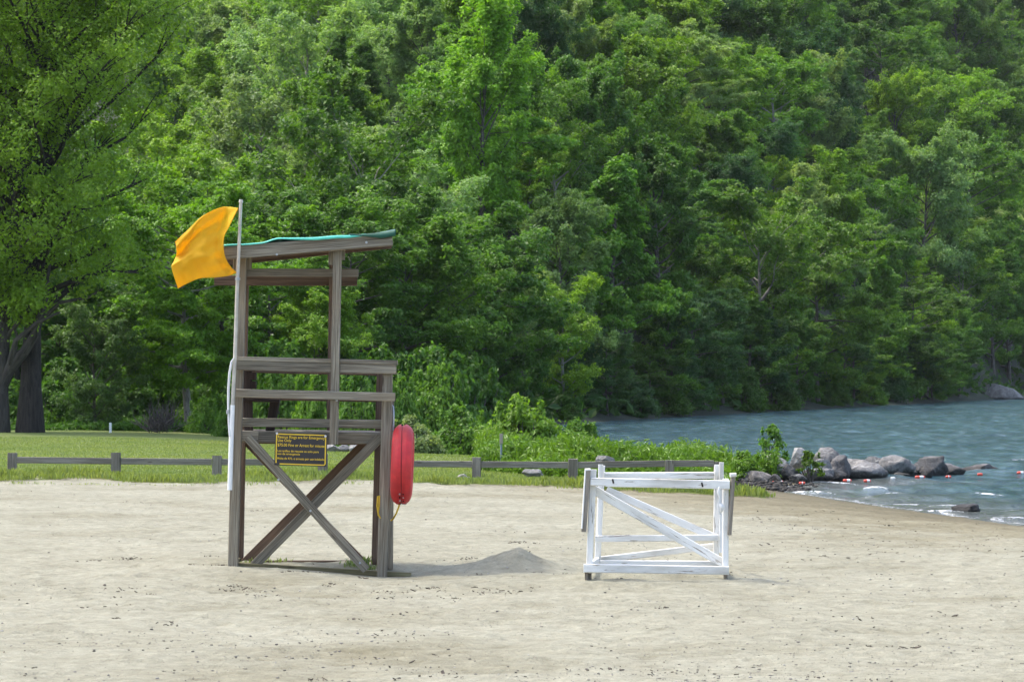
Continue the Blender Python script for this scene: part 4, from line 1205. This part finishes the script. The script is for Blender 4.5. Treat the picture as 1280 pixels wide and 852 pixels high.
def bush_proto(seed, R, H, n=40, per=150, leaf=(.06, .035), stems=9):
    r = random.Random(seed); rs = np.random.RandomState(seed); mb = MB(); cl = []
    for i in range(stems):
        a = r.uniform(0, 6.28); e = r.uniform(.0, .9)
        tip = Vector((math.cos(a) * R * e * .8, math.sin(a) * R * e * .8, H * r.uniform(.6, .95) * math.sqrt(1 - .6 * e * e)))
        b_ = Vector((math.cos(a) * R * .12, math.sin(a) * R * .12, -.2))
        mb.tube([b_, b_.lerp(tip, .5) + Vector((r.gauss(0, .05), r.gauss(0, .05), .1 * H)), tip], [.03 * R + .008, .018 * R + .005, .004], 5, False)
    for i in range(n):
        a = r.uniform(0, 6.28); z = r.random(); e = math.sqrt(max(0, 1 - z * z)) * math.sqrt(r.uniform(.35, 1))
        rad = R * r.uniform(.16, .30)
        cl.append((math.cos(a) * R * e * .85, math.sin(a) * R * e * .85, max(rad * .5, z * H * r.uniform(.75, 1.02) - rad * .3), rad, rad * r.uniform(.6, 1.0)))
    for i in range(stems):   # a few long shoots stick out of the top
        a = r.uniform(0, 6.28); e = r.uniform(0, .7)
        for k in range(3): cl.append((math.cos(a) * R * e, math.sin(a) * R * e, H * (.85 + .09 * k) * math.sqrt(1 - .5 * e * e), R * .10, R * .13))
    V = cluster_leaves(cl, per, leaf[0], leaf[1], rs, up=.35, c0=(0, 0, H * .3))
    so_ = mb.build('stem', M_BARK); s_me = so_.data; bpy.data.objects.remove(so_)
    return s_me, np_mesh('foliage', V, quads_of(V), M_LEAF)

def place(name, meshes, parts, loc, rot, scale, color, label, cat, group=None):
    root = bpy.data.objects.new(name, None); COL.objects.link(root)
    root.location = loc; root.rotation_euler = (0, 0, rot); root.scale = scale
    root.empty_display_size = .3
    tag(root, label, cat, group)
    for me, pn in zip(meshes, parts):
        o = bpy.data.objects.new(pn, me); COL.objects.link(o); o.parent = root
        if pn in ('crown', 'foliage'): o.color = (*color, 1)
    return root

# ------------------------------------------------------------------ hillside wood
KINDS = [('dome', .30), ('airy', .32), ('layered', .22), ('cone', .15), ('vase', .3), ('dome', .22), ('layered', .30), ('airy', .2), ('dome', .35), ('vase', .24)]
PROTO = []
for i, (st, bs) in enumerate(KINDS):
    PROTO.append((st, tree_proto(100 + i, 9.0, [3.3, 3.0, 3.5, 2.6, 3.4, 2.9, 3.2, 3.4, 3.7, 3.0][i], bs, st, per=(46 if st == 'airy' else 60), n_limb=(22 if st == 'airy' else 28), spr=(4 if st == 'airy' else 5), leaf=(.088, .052), bark=(M_BARKL if st == 'airy' else M_BARK))))
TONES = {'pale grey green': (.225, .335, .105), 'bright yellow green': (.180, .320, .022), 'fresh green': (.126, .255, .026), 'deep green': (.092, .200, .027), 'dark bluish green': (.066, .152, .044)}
SHAPE = {'dome': 'round crowned', 'airy': 'airy', 'layered': 'layered', 'cone': 'pointed', 'vase': 'spreading'}
def col_words(px):
    for lim, wd in ((150, 'above dark twin trunks'), (215, 'left of the flag'), (300, 'above the flag'), (400, 'above the tower roof'), (500, 'by the high roof end'),
                    (600, 'above the red ring'), (700, 'above the bushes'), (800, 'left above the stand'), (920, 'right above the stand'), (1010, 'above the sapling'),
                    (1110, 'above the domed boulder'), (1200, 'above the slanting slab'), (9999, 'by the right edge')):
        if px < lim: return wd
def row_words(py):
    for lim, wd in ((40, 'at the top'), (110, 'very high up'), (180, 'high on slope'), (250, 'above mid slope'), (320, 'at mid slope'), (390, 'low on slope'), (450, 'near the shore'), (9999, 'at the shore')):
        if py < lim: return wd
rt = random.Random(21)
spots = []
rsx = np.random.RandomState(21)
NC = 50000
Yc = 138 + 560 * rsx.rand(NC) ** 1.25
Xc = rsx.uniform(-.17, .165, NC) * Yc
SDc = lake_sd(Xc, Yc); YSc = ys_of(Xc); Zc = gz(Xc, Yc)
okc = (SDc > 0.6) & ~((Yc < YSc - 1) & (Xc > -3)) & (Yc > YSc - 30)
for X, Y, z in zip(Xc[okc], Yc[okc], Zc[okc]):
    if len(spots) >= 345: break
    u, v = proj((X, Y, z + 6.0))
    if u < -60 or u > 1340 or v < -60 or v > 560: continue
    dmin = 3.9 + max(0, Y - 200) * .014
    if u < 190: dmin *= 1.6
    if z < 3 and u < 620: dmin *= 1.5
    if any((X - a) ** 2 + ((Y - b) * .8) ** 2 < dmin * dmin for a, b, *_ in spots): continue
    spots.append((X, Y, z, u, v))
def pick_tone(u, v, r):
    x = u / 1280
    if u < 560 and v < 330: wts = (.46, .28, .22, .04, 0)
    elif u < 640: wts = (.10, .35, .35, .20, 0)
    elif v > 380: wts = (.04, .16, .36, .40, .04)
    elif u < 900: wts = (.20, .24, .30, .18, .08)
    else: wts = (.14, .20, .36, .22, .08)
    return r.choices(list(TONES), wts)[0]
specs = []
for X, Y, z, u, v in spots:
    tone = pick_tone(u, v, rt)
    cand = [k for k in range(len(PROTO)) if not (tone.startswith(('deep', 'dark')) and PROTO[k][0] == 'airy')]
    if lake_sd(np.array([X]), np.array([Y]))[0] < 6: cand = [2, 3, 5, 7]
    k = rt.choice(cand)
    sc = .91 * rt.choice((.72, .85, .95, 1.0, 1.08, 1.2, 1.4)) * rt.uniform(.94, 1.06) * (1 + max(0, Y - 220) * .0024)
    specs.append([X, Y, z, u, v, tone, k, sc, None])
# a leafy, lower fringe that hangs over the water
fringe = []
for i in range(len(FAR) - 2):
    (ax_, ay_), (bx2, by2) = FAR[i], FAR[i + 1]
    n_ = max(1, int(math.hypot(bx2 - ax_, by2 - ay_) / 3.2))
    for k in range(n_):
        t = (k + rt.uniform(.1, .9)) / n_
        X = ax_ + (bx2 - ax_) * t - rt.uniform(0.1, 1.5); Y = ay_ + (by2 - ay_) * t + rt.uniform(.2, 1.2)
        u, v = proj((X, Y, 2.0))
        if u < 520 or u > 1330 or 1205 < u < 1300: continue
        tn = rt.choice(['deep green', 'deep green', 'deep green', 'dark bluish green', 'dark bluish green', 'fresh green'])  # mostly dark greens: the shaded band along the waterline is put into leaf colour
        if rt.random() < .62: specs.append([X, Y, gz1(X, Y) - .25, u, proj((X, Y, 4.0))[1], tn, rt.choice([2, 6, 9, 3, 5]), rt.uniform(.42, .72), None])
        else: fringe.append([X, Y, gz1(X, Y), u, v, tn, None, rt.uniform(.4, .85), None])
# single trees one notices in the photograph
pt = P(692, 405, 205); specs.append([pt.x, pt.y, gz1(pt.x, pt.y), 692, 290, 'pale grey green', 1, 1.0, 'tall pale open crowned tree with a bare light trunk above the bushes'])
labels = {}
for s in specs:
    st = PROTO[s[6]][0]
    lab = s[8] or f"{s[5]} {SHAPE[st]} tree {row_words(s[4])} {col_words(s[3])}"
    labels.setdefault(lab, []).append(s)
ORD = ['first', 'second', 'third', 'fourth', 'fifth', 'sixth']
for lab, ss in labels.items():
    ss.sort(key=lambda s: s[3])
    for i, s in enumerate(ss):
        s[8] = lab if len(ss) == 1 else (lab + (', left one' if i == 0 else ', right one') if len(ss) == 2 else lab + f', {ORD[min(i, 5)]} from left')
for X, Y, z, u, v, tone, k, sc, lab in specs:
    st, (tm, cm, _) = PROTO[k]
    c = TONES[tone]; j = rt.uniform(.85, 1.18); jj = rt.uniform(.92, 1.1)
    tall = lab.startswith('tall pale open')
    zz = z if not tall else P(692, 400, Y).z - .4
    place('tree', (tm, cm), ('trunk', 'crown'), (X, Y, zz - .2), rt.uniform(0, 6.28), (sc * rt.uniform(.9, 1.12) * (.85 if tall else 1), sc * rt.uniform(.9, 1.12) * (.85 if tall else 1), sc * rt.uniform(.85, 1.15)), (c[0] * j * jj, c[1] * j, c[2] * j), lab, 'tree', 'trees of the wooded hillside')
FB = [bush_proto(300 + i, 2.4, 3.2, 90, 150, (.085, .05)) for i in range(4)]
labels = {}
for s in fringe:
    lab = f"{s[5]} shore bush over the water {col_words(s[3])}"; labels.setdefault(lab, []).append(s)
for lab, ss in labels.items():
    ss.sort(key=lambda s: s[3])
    for i, s in enumerate(ss): s[8] = lab if len(ss) == 1 else (lab + (', left one' if i == 0 else ', right one') if len(ss) == 2 else lab + f', {ORD[min(i, 5)]} from left')
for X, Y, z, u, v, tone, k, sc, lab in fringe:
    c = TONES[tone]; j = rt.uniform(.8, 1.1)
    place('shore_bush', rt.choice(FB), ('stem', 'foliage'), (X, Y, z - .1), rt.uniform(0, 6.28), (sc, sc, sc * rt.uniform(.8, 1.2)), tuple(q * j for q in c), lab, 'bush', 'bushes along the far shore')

# the wood goes on beyond both picture edges as one mass
rsm = np.random.RandomState(91); rm2 = random.Random(92)
clm = []
ns_ = 0
while ns_ < 210:
    left = rm2.random() < .62
    Y = 116 + 150 * rm2.random() if left else 330 + 220 * rm2.random()
    X = rm2.uniform(-.34, -.176) * Y if left else rm2.uniform(.172, .29) * Y
    if float(lake_sd(np.array([X]), np.array([Y]))[0]) < 1.5: continue
    ns_ += 1
    z0 = gz1(X, Y); Hh = rm2.uniform(6.5, 11) * (1 if left else 1.3); Rr = Hh * rm2.uniform(.28, .4)
    for k in range(26):
        a = rm2.uniform(0, 6.28); s_ = rm2.random(); e = math.sqrt(rm2.random()) * math.sqrt(max(.1, 1 - (s_ - .35) ** 2 * 2.2))
        rad = Rr * rm2.uniform(.24, .40)
        clm.append((X + math.cos(a) * e * Rr, Y + math.sin(a) * e * Rr, z0 + Hh * (.12 + .84 * s_), rad, rad * .6))
Vm = cluster_leaves(clm, 32, .17, .10, rsm)
o = link('distant_wood', np_mesh('distant_wood', Vm, quads_of(Vm), M_LEAF)); o.color = (.115, .235, .026, 1)
tag(o, 'green wood going on beyond both edges of the view', 'wood', kind='stuff')
rsu = np.random.RandomState(33)
Yu = 140 + 420 * rsu.rand(90000) ** 1.5; Xu = rsu.uniform(-.22, .19, 90000) * Yu
oku = lake_sd(Xu, Yu) > .3; Xu, Yu = Xu[oku], Yu[oku]
Hu = gz(Xu, Yu) + rsu.uniform(0, 1.1, len(Xu)) * (.4 + 1.5 * np.maximum(0, vn(Xu, Yu, 3.0, 51) + .3))
Nu = rsu.normal(size=(len(Xu), 3)) * .5 + np.array([-.1, -.35, .7]); Nu /= np.linalg.norm(Nu, axis=1, keepdims=True)
Vu = leaf_quads(np.stack([Xu, Yu, Hu], 1), Nu, .34, .20, rsu)
o = link('undergrowth', np_mesh('undergrowth', Vu, quads_of(Vu), M_LEAF)); o.color = (.055, .13, .022, 1)
tag(o, 'green undergrowth covering the wooded slope between the trees', 'undergrowth', kind='stuff')

# ------------------------------------------------------------------ trees at the back of the lawn
def big_tree(name, label, x, ybase, H, R, base, style, seed, color, tr, n_limb, per, leaf, bark, lean=(0, 0), spr=4, z=0.0, Y=None, group='trees at the back of the lawn', rot=0.0, cat='tree'):
    p = G(x, ybase, z) if Y is None else P(x, ybase, Y)
    tm, cm, _ = tree_proto(seed, H, R, base, style, leaf, per, n_limb, bark, tr, lean, spr)
    return place(name, (tm, cm), ('trunk', 'crown'), (p.x, p.y, 0), rot, (1, 1, 1), color, label, cat, group)
big_tree('tree', 'big old tree with thick dark furrowed trunk at the left of the lawn', 38, 541, 17.0, 5.0, .24, 'airy', 51, (.190, .315, .024), .33, 60, 38, (.062, .036), M_BARKD, (.6, 0), 7)
big_tree('tree', 'grey trunked tree leaning right at the left edge beside the dark trunk', 0, 541, 15.0, 4.6, .20, 'vase', 52, (.190, .315, .026), .24, 44, 38, (.062, .036), M_BARKM, (1.2, 1.0), 7)
# the long grey limb that crosses in front of the dark trunk
tb = [o for o in COL.objects if o.get('label', '').startswith('grey trunked')][0]
Yb = tb.location.y
lm = MB(); q = [P(4, 478, Yb), P(14, 458, Yb - .1), P(30, 440, Yb - .2), P(44, 418, Yb - .3), P(50, 396, Yb - .4), P(58, 370, Yb - .3), P(62, 330, Yb - .2)]
lm.tube(q, [.21, .18, .16, .135, .11, .08, .04], 9); lm.tube([P(12, 455, Yb - .5), P(20, 425, Yb - .8), P(45, 404, Yb - 1), P(75, 390, Yb - 1)], [.10, .08, .06, .03], 7)
lm.tube([P(48, 404, Yb - .3), P(75, 378, Yb - .5), P(110, 372, Yb - .6), P(130, 360, Yb - .6)], [.09, .06, .045, .02], 7)
lm.build('limb', M_BARKM, tb)
big_tree('tree', 'yellow green layered tree with pale trunk between lawn and flag', 236, 533, 7.6, 2.7, .26, 'layered', 53, (.150, .300, .020), .15, 40, 70, (.07, .042), M_BARKL, (-.3, .3), 6, Y=114.5)
big_tree('tree', 'pale green young tree with low crown right of the dark trunk', 118, 538, 3.6, 1.55, .06, 'airy', 54, (.110, .195, .055), .07, 30, 40, (.05, .028), M_BARK, (0, 0), 5, Y=112.6)
MID = [(75, 127, 8.0, 'deep green', 'dome', 'dark tree in the shade behind the twin trunks'), (165, 132, 8.5, 'deep green', 'layered', 'dark layered tree behind the pale young tree'),
       (205, 125, 6.5, 'deep green', 'dome', 'deep green tree behind the yellow green layered tree'), (285, 129, 8.6, 'fresh green', 'layered', 'fresh green tree just behind the flag pole'),
       (335, 125, 7.0, 'fresh green', 'layered', 'fresh green layered tree seen through the left of the tower'), (372, 141, 9.0, 'deep green', 'dome', 'deep green tree seen under the tower roof'),
       (395, 123, 5.2, 'bright yellow green', 'dome', 'yellow green small tree seen through the tower rails'), (440, 135, 8.2, 'deep green', 'layered', 'deep green tree between the roof post and corner leg'),
       (505, 139, 8.8, 'fresh green', 'dome', 'round fresh green tree above the red ring at the lawn back'), (560, 143, 9.2, 'deep green', 'layered', 'deep green layered tree left of the lake'),
       (20, 125, 8.0, 'deep green', 'layered', 'dark layered tree at the left edge behind the trunks'), (612, 148, 8.4, 'deep green', 'dome', 'deep green round tree at the left end of the lake'),
       (125, 147, 10.5, 'fresh green', 'airy', 'tall fresh green tree behind the big old tree'), (320, 153, 10.5, 'fresh green', 'dome', 'tall round fresh green tree behind the tower'), (250, 149, 11, 'bright yellow green', 'airy', 'tall yellow green open tree behind the flag'),
       (470, 155, 10.5, 'fresh green', 'vase', 'tall spreading tree behind the high roof end')]
for i, (px, Y, H, tone, st, lab) in enumerate(MID):
    x = P(px, 500, Y).x
    cands = [k for k in range(len(PROTO)) if PROTO[k][0] == st]
    st_, (tm, cm, _) = PROTO[cands[i % len(cands)]]
    c = TONES[tone]; sc = H / 9.0
    place('tree', (tm, cm), ('trunk', 'crown'), (x, Y, gz1(x, Y) - .9), i * 1.3, (sc * 1.05, sc * 1.05, sc), c, lab, 'tree', 'trees at the back of the lawn')
# shrubs
for i, (px, Y, R, H, tone, lab) in enumerate([(62, 116, 1.3, 1.5, 'deep green', 'dark bush in the shade right of the dark trunk'), (160, 117, 1.5, 1.9, 'deep green', 'dark bush behind the tiny white marker post'),
        (212, 118, 1.5, 2.2, 'deep green', 'dark bush behind the heap of dead twigs'), (262, 117, 1.4, 1.8, 'fresh green', 'green bush right of the pale trunk'), (300, 119, 1.5, 2.2, 'deep green', 'dark bush behind the flag pole foot'),
        (95, 120, 1.7, 2.2, 'deep green', 'dark bush behind the pale green young tree'), (-2, 117, 1.4, 1.6, 'deep green', 'dark bush at the left edge behind the grey trunk'), (350, 121, 1.7, 2.6, 'deep green', 'dark bush behind the left tower rails'),
        (425, 123, 1.8, 2.6, 'deep green', 'dark bush behind the roof post'), (480, 125, 1.8, 2.8, 'deep green', 'dark bush behind the corner leg'), (130, 124, 2.0, 3.0, 'fresh green', 'broad green bush deep in the shade of the lawn trees'), (540, 129, 2.0, 3.2, 'deep green', 'tall dark bush behind the bright leafy shrub'), (590, 135, 2.0, 2.8, 'deep green', 'dark bush at the left end of the lake behind the bushes')]):
    if i == 0: BD = [bush_proto(470 + j, 1.0, 1.0, 90, 100, (.05, .03)) for j in range(3)]
    x = P(px, 520, Y).x
    place('bush', BD[i % 3], ('stem', 'foliage'), (x, Y, gz1(x, Y) - .05), i * 1.7, (R, R, H), TONES[tone], lab, 'bush', 'bushes around the lawn')
BP = [bush_proto(400 + i, 1.0, 1.0, 90, 90, (.050, .030)) for i in range(4)]
BUSH = [(540, 552, 96, 1.16, 2.35, (0.132, 0.253, 0.034), 'tall leafy bright green shrub right of the red ring'), (500, 552, 94, 0.88, 1.96, (0.124, 0.244, 0.031), 'leafy green shrub just above the red ring'),
        (516, 556, 88, 0.83, 0.95, (0.232, 0.300, 0.114), 'low whitish flowering bush behind the red ring'), (578, 556, 90, 1.04, 1.29, (0.124, 0.244, 0.029), 'lower green bush between shrub and metal stake'),
        (655, 572, 78, 1.10, 1.40, (0.163, 0.284, 0.031), 'rounded light green bush right of the metal stake'), (722, 574, 79, 0.73, 0.95, (0.109, 0.220, 0.031), 'darker green bush at the left end of the water'),
        (640, 578, 73, 0.83, 0.69, (0.171, 0.300, 0.031), 'low bright bush in front of the rounded one, left of the fence stone'), (700, 582, 73, 0.94, 0.73, (0.163, 0.300, 0.029), 'low bright bush behind the fence left of the pale stone'),
        (775, 578, 70, .70, .66, (.150, .270, .028), 'low bright leafy bush behind the stand, nearest the pale stone'), (812, 580, 72, .62, .60, (.130, .240, .026), 'low leafy bush behind the last fence post'), (850, 580, 73, .75, .68, (.155, .280, .030), 'low bright leafy bush behind the middle of the white stand'), (888, 582, 74, .6, .6, (.125, .235, .026), 'low leafy bush behind the right posts of the white stand'), (925, 580, 76.5, .62, .62, (.150, .270, .028), 'low bright bush above the long beach boulder'),
        (352, 545, 102, 1.21, 2.24, (0.124, 0.244, 0.024), 'bright green bush seen between the left tower rails'), (402, 545, 98, 1.04, 2.13, (0.132, 0.253, 0.026), 'bright green bush seen left of the roof post'), (452, 548, 96, 0.99, 2.13, (0.116, 0.236, 0.029), 'bright green bush seen between roof post and corner leg'),
        (300, 543, 107, 0.88, 1.23, (0.093, 0.204, 0.019), 'green bush at the lawn back beside the flag pole foot'), (255, 541, 111, 0.66, 1.12, (0.116, 0.236, 0.019), 'small green bush at the foot of the pale trunk')]
for i, (px, py, Y, R, H, c, lab) in enumerate(BUSH):
    x = P(px, py, Y).x
    place('bush', BP[i % 4], ('stem', 'foliage'), (x, Y, gz1(x, Y) - .05), i * 2.1, (R, R, H), c, lab, 'bush', 'bushes around the lawn')
s_me, f_me = bush_proto(450, .44, .78, 26, 16, (.050, .026), 9)
p = P(965, 575, 78.2); place('sapling', (s_me, f_me), ('stem', 'foliage'), (p.x, p.y, P(965, 577, 78.2).z), .4, (1, 1, 1), (.115, .235, .030), 'small green sapling growing among the breakwater boulders', 'sapling')
p = P(1013, 588, 77.4); place('grass_tuft', (s_me, f_me), ('stem', 'foliage'), (p.x, p.y, p.z - .12), 1.9, (.85, .85, .68), (.10, .18, .02), 'bright green tuft growing between the breakwater boulders', 'plant')

# heap of dead twigs
p = G(196, 541.5); mb = MB()
for i in range(150):
    a = rt.uniform(0, 6.28); e = rt.uniform(.2, .95); L = rt.uniform(.4, 1.0)
    b_ = Vector((p.x + rt.gauss(0, .22), p.y + 1.0 + rt.gauss(0, .22), rt.uniform(0, .3)))
    d = Vector((math.cos(a) * (1 - e), math.sin(a) * (1 - e), e * .8)).normalized()
    mb.tube([b_, b_ + d * L * .5 + Vector((rt.gauss(0, .05), 0, 0)), b_ + d * L], [.014, .01, .004], 4, False)
tag(mb.build('brush_pile', M_TWIG), 'grey heap of dead twigs at the back of the lawn', 'brush pile')

# ------------------------------------------------------------------ weeds and grass
def blades(pts, hts, wid, rs, lean=.5, seg2=True):
    """upright pointed blades: one quad each (kite)"""
    n = len(pts); a = rs.uniform(0, 6.28, n)
    h = np.asarray(hts)[:, None]; dirv = np.stack([np.cos(a), np.sin(a), np.zeros(n)], 1)
    side = np.stack([-np.sin(a), np.cos(a), np.zeros(n)], 1) * np.asarray(wid)[:, None]
    ln = dirv * h * (rs.rand(n)[:, None] * lean)
    tip = pts + ln + np.array([0, 0, 1]) * h
    mid = pts + ln * .35 + np.array([0, 0, .55]) * h
    return np.stack([pts, mid + side, tip, mid - side], 1).reshape(-1, 3)
rs = np.random.RandomState(9)
# short grass: dense on the ragged front edge, thinner over the lawn
n = 340000
x = rs.uniform(-20, 6.0, n); y = 59.4 + 40 * rs.rand(n) ** 2.2
keep = lawn_keep(x, y) | (lawn_keep(x, y + .7) & (rs.rand(n) < .30) & (vn(x, y, .5, 31) > -.05))
x, y = x[keep], y[keep]
edge = ~lawn_keep(x, y - 1.2)
h = np.where(edge, rs.uniform(.04, .13, len(x)), rs.uniform(.02, .05, len(x))) * (1 + .9 * np.maximum(0, vn(x, y, .7, 32) * 2) * edge)
V1 = blades(np.stack([x, y, gz(x, y) + .02], 1), h, h * .11 + .003, rs, .8)
# scattered tufts on the sand and at the foot of the tower
tx = []
for px, py, n_, sp, hh in [(325, 701, 60, .05, .06), (345, 702, 40, .07, .05), (440, 705, 60, .06, .07), (453, 704, 60, .05, .09), (462, 706, 40, .05, .06), (706, 603, 60, .09, .06), (560, 602, 80, .2, .07), (530, 600, 90, .25, .08), (655, 600, 80, .2, .06), (310, 705, 25, .04, .05),
                           (430, 604, 60, .25, .06), (330, 605, 60, .25, .06), (112, 606, 60, .25, .05), (230, 606, 50, .3, .05), (30, 606, 60, .2, .06), (860, 600, 50, .3, .07)]:
    c = G(px, py)
    for i in range(n_): tx.append((c.x + rs.normal() * sp, c.y + rs.normal() * sp * 1.2, hh * rs.uniform(.5, 1.3)))
tx = np.array(tx)
V2 = blades(np.stack([tx[:, 0], tx[:, 1], gz(tx[:, 0], tx[:, 1])], 1), tx[:, 2], tx[:, 2] * .12, rs, .9)
V = np.concatenate([V1, V2])
o = link('grass', np_mesh('grass', V, quads_of(V), M_GRASS)); o.color = (.228, .280, .074, 1)
tag(o, 'short grass of the lawn with its ragged sandy edge', 'grass', kind='stuff')
# weeds on the strip by the breakwater, and along the back of the lawn
def weeds(label, X, Y, hts, color, seed, L=.07, Wd=.022):
    rs = np.random.RandomState(seed); n = len(X)
    k = 9
    bx_ = np.repeat(X, k) + rs.normal(size=n * k) * .05; by_ = np.repeat(Y, k) + rs.normal(size=n * k) * .05
    hh = np.repeat(hts, k)
    zz = gz(bx_, by_) + hh * rs.uniform(.1, 1.0, n * k)
    C = np.stack([bx_ + rs.normal(size=n * k) * .04, by_, zz], 1)
    Nn = rs.normal(size=(n * k, 3)) * .7 + np.array([0, -.1, .6]); Nn /= np.linalg.norm(Nn, axis=1, keepdims=True)
    Va = leaf_quads(C, Nn, L, Wd, rs)
    Vb = blades(np.stack([X, Y, gz(X, Y) - .02], 1), hts, hts * .03 + .01, rs, .5)
    Vv = np.concatenate([Va, Vb])
    o = link('weeds', np_mesh('weeds', Vv, quads_of(Vv), M_GRASS)); o.color = (*color, 1)
    tag(o, label, 'weeds', kind='stuff')
rs = np.random.RandomState(12)
n = 15000
px = rs.uniform(598, 1000, n); Yw = rs.uniform(66.5, 78, n)
Xw = (px - 640) / FPX * Yw
sdw = lake_sd(Xw, Yw)
ok = (sdw > .25) & ((Yw > 68.0 + np.maximum(0, 700 - px) * .03) ) & (vn(Xw, Yw, 1.1, 41) > -.33) & ~((px > 912) & (Yw < 77.2)) & ~((px > 975) & (vn(Xw, Yw, .8, 45) < .1))
Xw, Yw, pxw = Xw[ok], Yw[ok], px[ok]
hw = 1.45 * (.20 + .55 * np.maximum(0, vn(Xw, Yw, 1.3, 42) + .25)) * rs.uniform(.6, 1.2, len(Xw)) * np.clip((Yw - 66) / 4, .35, 1)
weeds('lush bright green weeds on the strip leading to the breakwater', Xw, Yw, hw, (.140, .250, .024), 1)
n = 6500
px = rs.uniform(-330, 620, n); Yw = 112.0 - np.clip(((px - 640) / FPX * 104 + 5.5) * 2.4, 0, 21) + rs.uniform(-1.0, 3.0, n)
Xw = (px - 640) / FPX * Yw
ok = (lake_sd(Xw, Yw) > .8) & (vn(Xw, Yw, 1.6, 43) > -.05)
Xw, Yw = Xw[ok], Yw[ok]
hw = (.10 + .6 * np.maximum(0, vn(Xw, Yw, 1.6, 44) + .1)) * rs.uniform(.6, 1.2, len(Xw))
weeds('ferny green weeds along the shaded back edge of the lawn', Xw, Yw, hw, (.085, .190, .022), 2, .10, .035)
